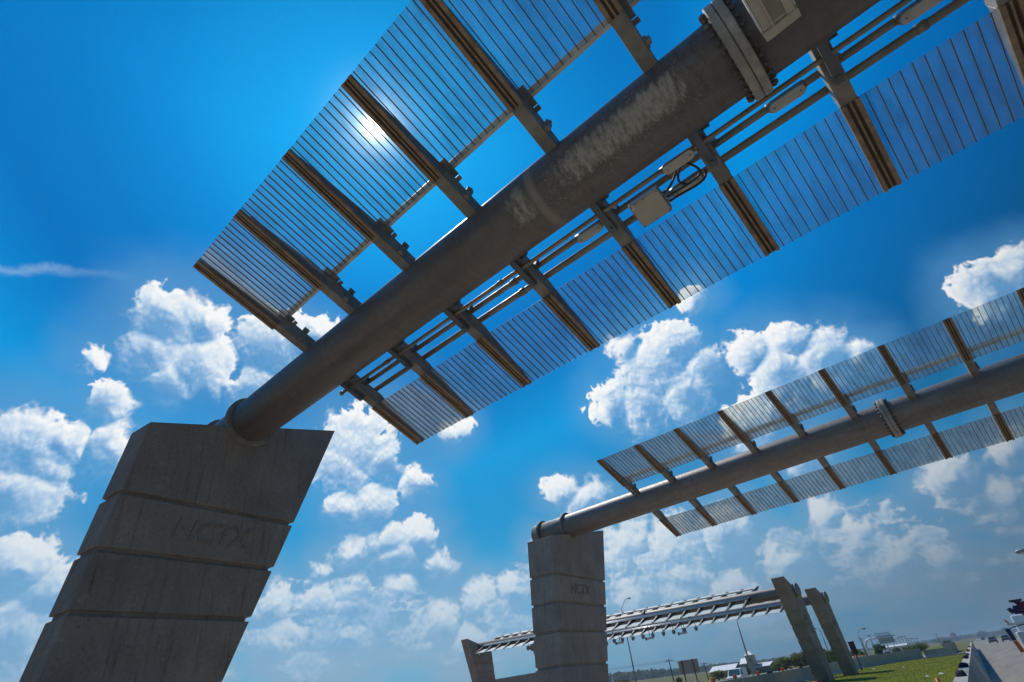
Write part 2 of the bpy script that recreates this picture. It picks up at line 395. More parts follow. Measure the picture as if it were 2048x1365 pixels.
foliage('leaf_mid', (.05, .09, .022), (.17, .21, .05))
foliage('leaf_dark', (.025, .058, .028), (.075, .13, .05))
foliage('leaf_olive', (.08, .095, .02), (.22, .21, .05))
foliage('leaf_far', (.03, .05, .03), (.09, .11, .05), .06)

def ground_material():
    m, T, b = material('field_ground')
    ge = T.new('ShaderNodeNewGeometry'); v = ge.outputs['Position']
    n = T.math('MULTIPLY_ADD', T.noise(v, .02, 5.0, .6), .6, T.math('MULTIPLY', T.noise(v, .5, 5.0, .7), .4))
    T.put(b.inputs['Base Color'], T.ramp(n, [(.3, (.10, .10, .03)), (.5, (.17, .155, .055)), (.7, (.24, .20, .10))]))
    b.inputs['Roughness'].default_value = .95; b.inputs['Specular IOR Level'].default_value = .1
    m, T, b = material('verge_grass')
    ge = T.new('ShaderNodeNewGeometry'); v = ge.outputs['Position']
    n = T.math('MULTIPLY_ADD', T.noise(v, .25, 5.0, .65), .55, T.math('MULTIPLY', T.noise(v, 3.0, 6.0, .75), .45))
    col = T.ramp(n, [(.32, (.062, .082, .006)), (.5, (.14, .165, .010)), (.68, (.24, .22, .03))])
    dry = T.mapr(T.noise(v, .12, 4.0, .6), .55, .72, 0, .55, True)
    T.put(b.inputs['Base Color'], T.mix(dry, col, (.19, .17, .05, 1)))
    b.inputs['Roughness'].default_value = .95; b.inputs['Specular IOR Level'].default_value = .1
    bump(T, b, T.noise(v, 9.0, 5.0, .7), .06, .8)
    m, T, b = material('road_concrete')
    ge = T.new('ShaderNodeNewGeometry'); v = ge.outputs['Position']
    mp = T.new('ShaderNodeMapping'); T.l.new(v, mp.inputs[0]); mp.inputs['Scale'].default_value = (1.6, .10, 1); mp.inputs['Rotation'].default_value = (0, 0, R(-5))
    tr = T.noise(mp.outputs[0], .8, 5.0, .6)
    fi = T.noise(v, 6.0, 6.0, .7)
    T.put(b.inputs['Base Color'], T.ramp(T.math('MULTIPLY_ADD', tr, .65, T.math('MULTIPLY', fi, .35)), [(.32, (.20, .175, .145)), (.66, (.36, .32, .27))]))
    b.inputs['Roughness'].default_value = .85; b.inputs['Specular IOR Level'].default_value = .25
    bump(T, b, fi, .01, .5)
simple('bounce_tan', (.40, .32, .24), .95, 0, .3, .8)  # tan of the added ground that throws warm light upward
ground_material()

def panel_material():
    """smoky multiwall sheet: mostly see-through, faint cross flutes, a little scatter"""
    m, T, b = material('panel_sheet')
    T.n.remove(b)
    out = [n for n in T.n if n.type == 'OUTPUT_MATERIAL'][0]
    tc = T.new('ShaderNodeTexCoord'); v = tc.outputs['Object']
    wv = T.new('ShaderNodeTexWave', wave_type='BANDS', bands_direction='Y'); T.l.new(v, wv.inputs[0])
    wv.inputs['Scale'].default_value = 12.0; wv.inputs['Distortion'].default_value = 0.3
    tint = T.mix(T.math('MULTIPLY', wv.outputs['Fac'], .35), (.89, .93, .935, 1), (.80, .84, .855, 1))
    mpd = T.new('ShaderNodeMapping'); T.l.new(v, mpd.inputs[0]); mpd.inputs['Scale'].default_value = (2.2, .5, .5)
    dirt = T.noise(mpd.outputs[0], 3.0, 5.0, .65)
    tr = T.new('ShaderNodeBsdfTransparent'); T.put(tr.inputs[0], T.mix(T.mapr(dirt, .42, .72, 0, .38), tint, (.45, .45, .45, 1)))
    di = T.new('ShaderNodeBsdfDiffuse'); di.inputs[0].default_value = (.55, .55, .54, 1)
    tl = T.new('ShaderNodeBsdfTranslucent'); tl.inputs[0].default_value = (.22, .30, .35, 1)
    gl = T.new('ShaderNodeBsdfGlossy'); gl.inputs['Roughness'].default_value = .25; gl.inputs[0].default_value = (.8, .8, .8, 1)
    ad = T.new('ShaderNodeMixShader'); ad.inputs[0].default_value = .6; T.l.new(di.outputs[0], ad.inputs[1]); T.l.new(tl.outputs[0], ad.inputs[2])
    m1 = T.new('ShaderNodeMixShader'); m1.inputs[0].default_value = .06; T.l.new(tr.outputs[0], m1.inputs[1]); T.l.new(ad.outputs[0], m1.inputs[2])
    fr = T.new('ShaderNodeFresnel'); fr.inputs[0].default_value = 1.35
    m2 = T.new('ShaderNodeMixShader'); T.l.new(T.math('MULTIPLY', fr.outputs[0], .6), m2.inputs[0]); T.l.new(m1.outputs[0], m2.inputs[1]); T.l.new(gl.outputs[0], m2.inputs[2])
    T.l.new(m2.outputs[0], out.inputs[0])
    simple('panel_rib', (.11, .10, .10), .5, .1)
panel_material()

# ------------------------------------------------------------------ mesh helpers
class MB:
    """collects boxes, prisms and tubes; build() links them as ONE mesh object"""
    def __init__(s): s.v = []; s.f = []; s.m = []; s.sm = []
    def face(s, idx, mi=0, sm=False): s.f.append(idx); s.m.append(mi); s.sm.append(sm)
    def hexa(s, pts, mi=0):
        b = len(s.v); s.v += [tuple(p) for p in pts]
        for q in ((3, 2, 1, 0), (4, 5, 6, 7), (0, 1, 5, 4), (1, 2, 6, 5), (2, 3, 7, 6), (3, 0, 4, 7)):
            s.face([b + i for i in q], mi)
    def box(s, lo, hi, mi=0, X=None):
        (a, b, c), (d, e, f) = lo, hi
        p = [(a, b, c), (d, b, c), (d, e, c), (a, e, c), (a, b, f), (d, b, f), (d, e, f), (a, e, f)]
        if X is not None: p = [X @ Vector(q) for q in p]
        s.hexa(p, mi)
    def prism(s, poly, lo, hi, fn, mi=0):
        """poly in 2-D, swept from lo to hi; fn(a, b, t) -> point"""
        n = len(poly); b = len(s.v)
        for t in (lo, hi): s.v += [tuple(fn(p[0], p[1], t)) for p in poly]
        s.face([b + i for i in range(n)][::-1], mi); s.face([b + n + i for i in range(n)], mi)
        for i in range(n):
            j = (i + 1) % n; s.face([b + i, b + j, b + n + j, b + n + i], mi)
    def tube(s, pts, r, n=10, mi=0, caps=True, radii=None):
        pts = [Vector(p) for p in pts]; b = len(s.v); K = len(pts)
        up = None
        for k, p in enumerate(pts):
            t = (pts[min(k + 1, K - 1)] - pts[max(k - 1, 0)]).normalized()
            if up is None: up = Vector((0, 0, 1)) if abs(t.z) < .9 else Vector((1, 0, 0))
            a = t.cross(up).normalized(); c = a.cross(t).normalized(); up = c
            rr = radii[k] if radii else r
            for i in range(n):
                q = 2 * math.pi * i / n
                s.v.append(tuple(p + (a * math.cos(q) + c * math.sin(q)) * rr))
        for k in range(K - 1):
            for i in range(n):
                j = (i + 1) % n
                s.face([b + k * n + i, b + k * n + j, b + (k + 1) * n + j, b + (k + 1) * n + i], mi, True)
        if caps:
            s.face([b + i for i in range(n)][::-1], mi); s.face([b + (K - 1) * n + i for i in range(n)], mi)
    def ball(s, c, r, mi=0, seg=10, rings=6):
        r = r if hasattr(r, '__len__') else (r, r, r); b = len(s.v)
        for k in range(rings + 1):
            th = math.pi * k / rings
            for i in range(seg):
                q = 2 * math.pi * i / seg
                s.v.append((c[0] + r[0] * math.sin(th) * math.cos(q), c[1] + r[1] * math.sin(th) * math.sin(q), c[2] + r[2] * math.cos(th)))
        for k in range(rings):
            for i in range(seg):
                j = (i + 1) % seg
                s.face([b + k * seg + i, b + (k + 1) * seg + i, b + (k + 1) * seg + j, b + k * seg + j], mi, True)
    def quad(s, pts, mi=0):
        b = len(s.v); s.v += [tuple(p) for p in pts]; s.face(list(range(b, b + len(pts))), mi)
    def build(s, name, mats, parent=None, bevel=0.0, loc=None):
        me = bpy.data.meshes.new(name)
        me.from_pydata(s.v, [], s.f)
        for m in ([mats] if isinstance(mats, str) else mats): me.materials.append(MAT[m])
        me.polygons.foreach_set('material_index', s.m)
        me.polygons.foreach_set('use_smooth', s.sm)
        me.update()
        o = bpy.data.objects.new(name, me); COL.objects.link(o)
        if parent is not None: o.parent = parent
        if loc is not None: o.location = loc
        if bevel:
            md = o.modifiers.new('edge_softening', 'BEVEL'); md.width = bevel; md.segments = 2; md.limit_method = 'ANGLE'; md.angle_limit = R(40)
        return o
def tag(o, label=None, cat=None, group=None, kind=None):
    if label: o['label'] = label
    if cat: o['category'] = cat
    if group: o['group'] = group
    if kind: o['kind'] = kind
    return o
def thing(name, label, cat, loc=(0, 0, 0), rz=0.0, group=None, ry=0.0):
    o = bpy.data.objects.new(name, None); COL.objects.link(o)
    o.location = loc; o.rotation_euler = (0, ry, rz); o.empty_display_size = .2
    tag(o, label, cat, group, 'thing')
    return o
def copy_thing(o, loc, rz=None, label=None, parent=None):
    c = o.copy(); COL.objects.link(c)
    if parent is not None: c.parent = parent
    else:
        c.location = loc
        if rz is not None: c.rotation_euler = (0, 0, rz)
        if label: c['label'] = label
    for ch in list(o.children): copy_thing(ch, None, parent=c)
    return c

# ------------------------------------------------------------------ terrain, roads
def ss(t): t = max(0.0, min(1.0, t)); return t * t * (3 - 2 * t)
def H(x, y): return 4.5 * ss((y - 90) / 420) * ss((-x - 45) / 330)
def sheet(name, xs, ys, mat, dz, hfn=None):
    m = MB()
    for y in ys:
        for x in xs: m.v.append((x, y, (H(x, y) if hfn is None else hfn(x, y)) + dz))
    n = len(xs)
    for j in range(len(ys) - 1):
        for i in range(n - 1): m.face([j * n + i, j * n + i + 1, (j + 1) * n + i + 1, (j + 1) * n + i])
    return tag(m.build(name, mat), kind='structure')
def strip(name, pts, wl, wr, mat, z):
    """a road band following a centre polyline"""
    m = MB()
    for k, (x, y) in enumerate(pts):
        a = Vector(pts[min(k + 1, len(pts) - 1)]) - Vector(pts[max(k - 1, 0)]); a.normalize()
        m.v.append((x - a.y * wl, y + a.x * wl, z)); m.v.append((x + a.y * wr, y - a.x * wr, z))
    for k in range(len(pts) - 1): m.face([2 * k, 2 * k + 1, 2 * k + 3, 2 * k + 2])
    return tag(m.build(name, mat), kind='structure')
gx = [-6000, -3000, -1500, -900, -600, -450, -350, -280, -220, -170, -130, -100, -75, -55, -40, 0, 60, 200, 600, 1500, 3000, 6000]
gy = [-1500, -300, -60, 0, 60, 90, 120, 160, 210, 260, 320, 400, 520, 700, 1000, 1600, 2600, 4500, 8000]
sheet('ground', gx, gy, 'field_ground', -0.012)
BAR = lambda y: -0.42 - 0.088 * y                                   # line of the barrier along the verge
strip('roadway', [(BAR(y) + 6.4, y) for y in (-60, 0, 40, 90, 160, 300, 700, 1800, 4000)], 6.25, 7.0, 'road_concrete', 0.0)
strip('opposite_roadway', [(-40 - .062 * y - (0 if y < 120 else 0.03 * (y - 120)), y) for y in (-60, 0, 60, 120, 300, 700, 2000)], 16, 17, 'road_concrete', 0.0)
def band(name, ys, fl, fr, mat, z):
    m = MB()
    for y in ys: m.v += [(fl(y), y, z), (fr(y), y, z)]
    for k in range(len(ys) - 1): m.face([2 * k, 2 * k + 1, 2 * k + 3, 2 * k + 2])
    return tag(m.build(name, mat), kind='structure')
band('verge', (33, 50, 70, 92, 108), lambda y: -15.5 - .062 * y + max(0, y - 92) * .29, lambda y: BAR(y) - .1, 'verge_grass', 0.004)
band('bounce_ground', (-60, -20, 0, 20, 33), lambda y: -16.0 - .062 * y - 8 * (y < 10), lambda y: BAR(y) + .1, 'bounce_tan', 0.004)  # unseen tan ground, added to bounce warm light onto the steel
strip('far_verge', [(-13.0 - 0.09 * y, y) for y in (122, 200, 420, 900)], 4.0, 5.0, 'verge_grass', 0.004)
strip('slip_road', [(-15.0, 113), (-30, 165), (-52, 240), (-110, 420), (-210, 800)], 3.5, 3.5, 'road_concrete', 0.006)

tf = MB()
for i in range(9000):                                               # short blades on the verge
    y = 33.5 + 70 * random.random() ** 1.3; x = random.uniform(-15.2 - .062 * y, BAR(y) - .25)
    if y > 92: x = max(x, -15.0 - .062 * y + (y - 92) * .29)
    s = random.uniform(.008, .02); a = random.uniform(0, math.pi); hh = random.uniform(.03, .07)
    dx, dy = math.cos(a) * s, math.sin(a) * s
    lx, ly = random.uniform(-.03, .03), random.uniform(-.03, .03)
    tf.quad([(x - dx, y - dy, 0), (x + dx, y + dy, 0), (x + dx * .3 + lx, y + dy * .3 + ly, hh), (x - dx * .3 + lx, y - dy * .3 + ly, hh)])
tag(tf.build('grass', 'verge_grass'), kind='stuff')

# ------------------------------------------------------------------ concrete pillars
def text_mesh(txt, size, depth, shear):
    cu = bpy.data.curves.new('lettering', 'FONT'); cu.body = txt; cu.size = size; cu.extrude = depth; cu.shear = shear
    cu.align_x = 'CENTER'; cu.space_character = 0.98; cu.offset = 0.008
    o = bpy.data.objects.new('lettering', cu); COL.objects.link(o)
    dg = bpy.context.evaluated_depsgraph_get()
    me = bpy.data.meshes.new_from_object(o.evaluated_get(dg))
    bpy.data.objects.remove(o); bpy.data.curves.remove(cu)
    me.materials.clear(); me.materials.append(MAT['pillar_concrete'])
    return me
LETTER = text_mesh('NCTX', 0.56, 0.012, 0.25)
def pillar(label, loc, rz, mirror=False, dz=0.0, faces=(0,), disc=False, mat='pale_pillar_concrete', T=1.1, wide=0.0, drop=0.0, groove=.055):
    """leaning wedge of stacked cast bands; local +x faces the traffic, local +y is the way it leans"""
    root = thing('concrete_pillar', label, 'pillar', loc, rz, 'concrete gantry pillars')
    sg = -1.0 if mirror else 1.0
    sl = lambda z: -2.79 + .106 * (z - dz); sr = lambda z: -.55 + wide + .362 * (z - dz)
    zl, zr = 6.94 + dz, 8.16 + dz - drop
    m = MB()
    def pr(poly, x0, x1):
        p = [(sg * a, b) for a, b in poly]
        if mirror: p = p[::-1]
        m.prism(p, x0, x1, lambda a, b, t: (t, a, b))
    cuts = [5.55 + dz, 4.54 + dz, 3.56 + dz, 2.47 + dz, 1.38 + dz] + ([.35 + dz] if dz > .5 else [])
    tops = [None] + [c - .085 * groove / .055 for c in cuts]; bots = cuts + [-.3]
    for t, b in zip(tops, bots):
        if t is None: poly = [(sl(b), b), (sr(b), b), (sr(zr), zr), (sl(zl), zl)]
        else: poly = [(sl(b), b), (sr(b), b), (sr(t), t), (sl(t), t)]
        pr(poly, -T, 0.0)
    i = groove
    pr([(sl(-.3) + i, -.28), (sr(-.3) - i, -.28), (sr(cuts[0]) - i, cuts[0] + .05), (sl(cuts[0]) + i, cuts[0] + .05)], -T + i, -i)
    m.build('shaft', mat, root, bevel=.018)
    for f in faces:
        o = bpy.data.objects.new('lettering', LETTER); COL.objects.link(o); o.parent = root
        zc, yc = 4.84 + dz, sg * (-.40)
        if f == 0: o.location = (.004, yc, zc); o.rotation_euler = (R(90), 0, R(90))
        else: o.location = (-T - .004, yc, zc); o.rotation_euler = (R(90), 0, R(-90))
    if disc:  # white disc with dark rim stands in for sky through a hole
        q = MB(); q.tube([(-.05, sg * .45, 6.45 + dz), (.05, sg * .45, 6.45 + dz)], .19, 14, 0); q.ball((.05, sg * .45, 6.45 + dz), (.09, .15, .15), 1)
        q.build('sky_hole_disc', ['dark_metal', 'reflective_white'], root)
    return root
D1, D2 = 4.653727, 19.706786
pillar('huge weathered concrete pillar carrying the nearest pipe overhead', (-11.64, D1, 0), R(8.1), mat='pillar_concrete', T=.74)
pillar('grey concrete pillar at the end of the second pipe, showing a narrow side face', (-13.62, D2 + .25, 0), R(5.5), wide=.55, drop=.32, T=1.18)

# ------------------------------------------------------------------ gantries
def gantry(label, loc, rz, length, arm0, step, narm, flanges, conduits, scuffed=False, ry=0.0, ribs=11, zc=7.6, a_from=0, detail=True, lit=False, wing=(23.5, 23.5), RAD=0.491):
    WA, WB = [(math.cos(R(w)), math.sin(R(w))) for w in wing]
    root = thing('toll_gantry', label, 'gantry', loc, rz, 'tubular toll gantries', ry)
    def P(x, u, v):
        c, s = WA if u < 0 else WB
        return (x, u * c + v * s, zc - .03 - u * s + v * c)
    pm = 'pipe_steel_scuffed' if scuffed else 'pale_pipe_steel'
    m = MB(); n = 56
    m.tube([(-1.35 if lit else -1.7, 0, 0), (0, 0, 0), (length * .5, 0, 0), (length, 0, 0)], RAD, n)
    pipe = m.build('pipe', pm, root, loc=(0, 0, zc))
    def ring(name, x, w, r):
        q = MB(); b = len(q.v); k = 56
        prof = [(x, RAD - .01), (x, r - .012), (x + .012, r), (x + w - .012, r), (x + w, r - .012), (x + w, RAD - .01)]
        for (px, pr_) in prof:
            for i in range(k):
                a = 2 * math.pi * i / k; q.v.append((px, pr_ * math.cos(a), pr_ * math.sin(a)))
        for j in range(len(prof) - 1):
            for i in range(k):
                q.face([b + j * k + i, b + (j + 1) * k + i, b + (j + 1) * k + (i + 1) % k, b + j * k + (i + 1) % k])
        return q, name
    for x, w, r in ((.004, .09, RAD + .104), (-1.34, .09, RAD + .104)) if not lit else ((.004, .09, RAD + .08), (-1.27, .07, RAD + .08)):
        q, nm = ring('collar', x, w, r); q.build(nm, 'arm_steel' if detail else 'galvanised', root, loc=(0, 0, zc))
    if False:
        q, nm = ring('collar', -1.66, .06, RAD + .07); q.build(nm, 'galvanised', root, loc=(0, 0, zc))
    for fx in flanges:
        q, nm = ring('flange', fx - .102, .098, RAD + .135)
        q2, _ = ring('flange', fx + .004, .098, RAD + .135)
        off = len(q.v); q.v += q2.v
        for f in q2.f: q.face([i + off for i in f])
        fl = q.build('flange', 'flange_steel', root, loc=(0, 0, zc))
        nb = 28; proto = None
        for i in range(nb):
            a = 2 * math.pi * (i + .5) / nb
            for s0, s1 in ((fx - .18, fx - .10), (fx + .10, fx + .18)):
                if proto is None:
                    bq = MB(); bq.tube([(0, 0, 0), (.082, 0, 0)], .017, 8); k0 = len(bq.v); bq.tube([(.022, 0, 0), (.060, 0, 0)], .030, 6)
                    bo_ = bq.build('bolt', 'bolt_dark', fl); proto = bo_.data
                else:
                    bo_ = bpy.data.objects.new('bolt', proto); COL.objects.link(bo_); bo_.parent = fl
                bo_.location = (s0, math.cos(a) * (RAD + .072), math.sin(a) * (RAD + .072))
            if lit and i > 12: break
    xs = [arm0 + step * k for k in range(narm)]
    hw = .095
    uA, uB = (-2.97, -1.22), (1.31, 2.64)
    for k, x in enumerate(xs):
        m = MB()
        def ubox(x0, x1, u0, u1, v0, v1, mi=0, v0b=None, v1b=None, mm=None):
            v0b = v0 if v0b is None else v0b; v1b = v1 if v1b is None else v1b
            (mm or m).hexa([P(x0, u0, v0), P(x1, u0, v0), P(x1, u1, v0b), P(x0, u1, v0b), P(x0, u0, v1), P(x1, u0, v1), P(x1, u1, v1b), P(x0, u1, v1b)], mi)
        line = [P(0, -1.24, 0), P(0, -1e-6, 0), P(0, 1.33, 0), P(0, 1.33, .27), P(0, 0, .27), P(0, -1.24, .27)]
        m.prism([(p[1], p[2]) for p in line], x - hw, x + hw, lambda a, b, t: (t, a, b))     # one beam right through the pipe
        # tapered web plates over the panel rails
        m.hexa([P(x - .088, -2.80, .03), P(x + .088, -2.80, .03), P(x + .088, -1.243, .03), P(x - .088, -1.243, .03),
                P(x - .088, -2.80, .075), P(x + .088, -2.80, .075), P(x + .088, -1.243, .262), P(x - .088, -1.243, .262)], 1)
        m.hexa([P(x - .088, 1.333, .03), P(x + .088, 1.333, .03), P(x + .088, 2.55, .03), P(x - .088, 2.55, .03),
                P(x - .088, 1.333, .262), P(x + .088, 1.333, .262), P(x + .088, 2.55, .07), P(x - .088, 2.55, .07)], 1)
        arm = m.build('support_arm', ['arm_steel', 'gusset_steel'] if not lit else ['dark_metal', 'dark_metal'], root, bevel=.008 if detail else 0)
        for (u0, u1) in (uA, uB):
            r_ = MB()
            ubox(x - .105, x - .05, u0, u1, -.035, .028, 0, mm=r_)
            ubox(x + .05, x + .105, u0, u1, -.035, .028, 0, mm=r_)
            ubox(x - .05, x + .05, u0, u1, -.002, .026, 1, mm=r_)
            ubox(x - .012, x + .012, u0, u1, -.022, -.004, 0, mm=r_)
            r_.build('panel_rail', ['rail_brown', 'rail_dark'] if not lit else ['gunmetal', 'gunmetal'], arm)
        if detail:
            c_ = MB()
            ubox(x + hw + .002, x + .165, -.79, -.72, .02, .20, mm=c_); ubox(x + hw + .002, x + .125, -.81, -.69, .03, .36, mm=c_)
            ubox(x + .105, x + .165, -.78, -.73, .24, .31, mm=c_)
            c_.build('cleat', 'arm_steel', arm)
            s_ = MB()
            ubox(x - .06, x + .165, -1.36, -1.05, .275, .312, mm=s_); ubox(x + .02, x + .18, -1.04, -.97, .225, .268, mm=s_)
            ubox(x + .10, x + .14, -1.33, -1.10, .314, .318, mm=s_)
            s_.build('purlin_seat', 'arm_steel', arm)
            if conduits:
                t_ = MB()
                ubox(x - .05, x + .05, .50, .79, -.112, -.085, mm=t_); ubox(x - .05, x + .05, .36, .50, -.112, -.004, mm=t_, v0b=None)
                ubox(x - .05, x + .05, .79, 1.0, -.112, -.004, mm=t_)
                for bu in (.43, .92): t_.tube([P(x, bu, -.135), P(x, bu, -.11)], .03, 6)
                t_.build('conduit_clamp', 'gunmetal', arm)
                h_ = MB()
                ubox(x + hw + .003, x + .20, .40, .56, .08, .40, mm=h_)
                for q in range(4): h_.tube([P(x + .17, .44, .12 + q * .08), P(x + .25, .44, .12 + q * .08)], .035, 6)
                ubox(x + hw + .003, x + .16, .80, .88, .18, .36, mm=h_)
                h_.build('hanger_bracket', 'gunmetal', arm)
    for k in range(narm - 1):
        a, b = xs[k] + .107, xs[k + 1] - .107
        for side, (u0, u1) in ((0, uA), (1, uB)):
            if side == 0 and k < a_from: continue
            p = MB()
            f = lambda xx, u, v: P(xx, u, v)
            p.hexa([P(a, u0, .004), P(b, u0, .004), P(b, u1 , .004), P(a, u1, .004), P(a, u0, .016), P(b, u0, .016), P(b, u1, .016), P(a, u1, .016)], 0)
            for i in range(ribs):
                xc = a + (b - a) * (i + .5) / ribs
                p.hexa([P(xc - .0058, u0, -.014), P(xc + .0058, u0, -.014), P(xc + .0058, u1, -.014), P(xc - .0058, u1, -.014),
                        P(xc - .0058, u0, .002), P(xc + .0058, u0, .002), P(xc + .0058, u1, .002), P(xc - .0058, u1, .002)], 1)
            p.build('panel', ['panel_sheet' if not lit else 'panel_sunlit', 'panel_rib'], root)
    p = MB(); x0, x1 = xs[a_from] - .05, xs[-1] + .05
    p.hexa([P(x0, -1.26, .32), P(x1, -1.26, .32), P(x1, -1.14, .32), P(x0, -1.14, .32), P(x0, -1.26, .44), P(x1, -1.26, .44), P(x1, -1.14, .44), P(x0, -1.14, .44)])
    p.build('purlin', 'galvanised', root, bevel=.012)
    if conduits:
        for u, v, r, st, fits in ((.645, -.048, .034, -.28, (10.72,)), (.90, .315, .048, -.02, (9.06, 12.12, 13.62)), (1.135, .31, .053, -.02, (10.6,))):
            c = MB(); xe = length - .2
            c.tube([P(xs[0] + st, u, v), P(xs[0] + 4, u, v), P(xe, u, v)], r, 14)
            if st < -.1: c.ball(P(xs[0] + st, u, v), r * 1.5)
            xx = xs[0] + 1.2
            while xx < xe:                                          # couplings
                c.tube([P(xx, u, v), P(xx + .11, u, v)], r + .011, 14); xx += 3.05
            co = c.build('conduit', 'conduit_steel', root)
            for fx in fits:
                q = MB()
                vv = v - .035
                q.tube([P(fx - .24, u, v), P(fx - .16, u, v - .01), P(fx + .16, u, v - .01), P(fx + .24, u, v)], r + .014, 12, 0, radii=[r + .012, r + .02, r + .02, r + .012])
                poly = []
                for i in range(20):
                    an = 2 * math.pi * i / 20
                    poly.append(((.155 if math.cos(an) > 0 else -.155) + .066 * math.cos(an), .066 * math.sin(an)))
                q.prism(poly, v - r - .055, v - r - .012, lambda aa, bb, t: P(fx + aa, u + bb + .01, t), 1)
                q.prism([(i * 1.08, j * 1.12) for i, j in poly], v - r - .008, v - r + .02, lambda aa, bb, t: P(fx + aa, u + bb + .01, t), 0)
                for sx in (-.165, .165): q.tube([P(fx + sx, u + .01, v - r - .062), P(fx + sx, u + .01, v - r - .05)], .011, 6, 2)
                q.build('conduit_box', ['conduit_steel', 'fitting_cover', 'bolt_dark'], co)
    elif lit:
        for u, v, r in ((.88, .32, .09), (1.15, .31, .06)):
            c = MB(); c.tube([P(xs[0], u, v), P(xs[-1], u, v)], r, 8); c.build('conduit', 'bright_metal', root)
    return root, P
m_, T_, b_ = material('panel_sunlit')  # sunlit look of the far panels put into an opaque pale colour
T_.put(b_.inputs['Base Color'], (.68, .71, .64, 1)); b_.inputs['Roughness'].default_value = .45
b_.inputs['Transmission Weight'].default_value = 0.0

g1, P1 = gantry('nearest toll gantry, a thick scuffed steel pipe passing overhead with louvred wings', (-11.64, D1, 0), 0, 30.0, 3.16, 1.578, 13, (11.92,), True, True)
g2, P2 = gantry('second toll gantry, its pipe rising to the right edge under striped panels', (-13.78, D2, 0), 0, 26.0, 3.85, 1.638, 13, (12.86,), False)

# far pair over the opposite roadway, turned the other way
pillar('nearer of the two leaning pillars standing on the grass', (-16.5, 54.5, 0), R(184), dz=-.35, faces=(1,), mat='far_pillar_concrete', wide=-.32, groove=.045)
pillar('smaller leaning pillar behind the other one, right of it on the grass', (-17.45, 66.8, 0), R(184), dz=-.5, faces=(1,), mat='far_pillar_concrete', wide=-.32, groove=.045)
pillar('far concrete pillar with a round white fitting below its saddle', (-54.3, 54.5, 0), R(4), mirror=True, dz=.35, disc=True, faces=(), mat='far_pillar_concrete', groove=.045)
pillar('far pillar mostly hidden behind the second pillar', (-53.6, 66.8, 0), R(4), mirror=True, dz=.4, faces=(), mat='far_pillar_concrete', groove=.045)
g3, P3 = gantry('far toll gantry nearest the road bend, with white sunlit panels', (-16.5, 54.5, -.78), math.pi, 39.4, 2.9, 1.52, 23, (14.0, 27.0), False, ry=R(-1.15), ribs=3, a_from=0, detail=False, lit=True, wing=(22.5, 17.5))
g4, P4 = gantry('farthest toll gantry, white panels with small cameras hung below', (-17.45, 66.8, -.78), math.pi, 39.0, 2.9, 1.52, 23, (14.0, 27.0), False, ry=R(-1.1), ribs=3, a_from=0, detail=False, lit=True, wing=(22.5, 17.5))

# ------------------------------------------------------------------ things hung on the near gantry
def gl(x, u, v):            # gantry-1 local -> world
    p = P1(x, u, v); return Vector((p[0] - 11.64, p[1] + D1, p[2]))
bx = thing('equipment_box', 'flat grey equipment box hung between conduits with looping black cables', 'equipment box', gl(10.03, 1.06, .1), 0)
o0 = bx.location
L = lambda x, u, v: tuple(gl(x, u, v) - o0)
m = MB(); m.hexa([L(9.80, .86, .08), L(10.27, .86, .08), L(10.27, 1.27, .08), L(9.80, 1.27, .08), L(9.80, .86, .25), L(10.27, .86, .25), L(10.27, 1.27, .25), L(9.80, 1.27, .25)])
case = m.build('case', 'box_grey', bx, bevel=.006)
m = MB(); m.hexa([L(9.812, .875, .0745), L(9.862, .875, .0745), L(9.862, .94, .0745), L(9.812, .94, .0745), L(9.812, .875, .077), L(9.862, .875, .077), L(9.862, .94, .077), L(9.812, .94, .077)], 0)
m.hexa([L(9.822, .885, .072), L(9.845, .885, .072), L(9.845, .91, .072), L(9.822, .91, .072), L(9.822, .885, .0742), L(9.845, .885, .0742), L(9.845, .91, .0742), L(9.822, .91, .0742)], 1)
m.build('sticker', ['reflective_white', 'dark_metal'], case)
m = MB()
for sx, su in ((9.83, 1.245), (10.24, 1.245), (10.24, .885), (9.90, .885), (10.04, 1.25), (10.04, .88)): m.tube([L(sx, su, .068), L(sx, su, .081)], .009, 8)
m.build('lid_screw', 'bolt_dark', case)
m = MB(); m.hexa([L(9.815, .872, .0775), L(10.255, .872, .0775), L(10.255, 1.258, .0775), L(9.815, 1.258, .0775), L(9.815, .872, .0798), L(10.255, .872, .0798), L(10.255, 1.258, .0798), L(9.815, 1.258, .0798)])
m.build('lid', 'housing_cream', case)
def bez(a, b, c, d, n=14):
    r = []
    for i in range(n + 1):
        t = i / n; r.append(tuple((1 - t) ** 3 * Vector(a) + 3 * t * (1 - t) ** 2 * Vector(b) + 3 * t * t * (1 - t) * Vector(c) + t ** 3 * Vector(d)))
    return r
for a, b, c, d in ((L(10.27, 1.0, .15), L(10.42, 1.0, .08), L(10.62, .80, .0), L(10.66, .70, -.06)),
                   (L(10.27, 1.08, .15), L(10.75, 1.02, -.02), L(11.02, 1.10, -.05), L(10.78, .72, -.07)),
                   (L(10.27, 1.16, .15), L(10.60, 1.10, .05), L(10.90, 1.22, .02), L(10.92, 1.00, .05)),
                   (L(10.70, .74, -.06), L(10.58, .86, -.02), L(10.52, .96, .06), L(10.60, 1.10, .2))):
    m = MB(); m.tube(bez(a, b, c, d), .017, 8); m.build('cable', 'cable_black', bx)
m = MB()
for u in (1.0, 1.08, 1.16): m.tube([L(10.27, u, .15), L(10.33, u, .15)], .028, 8)
m.build('cable_gland', 'bright_metal', bx)

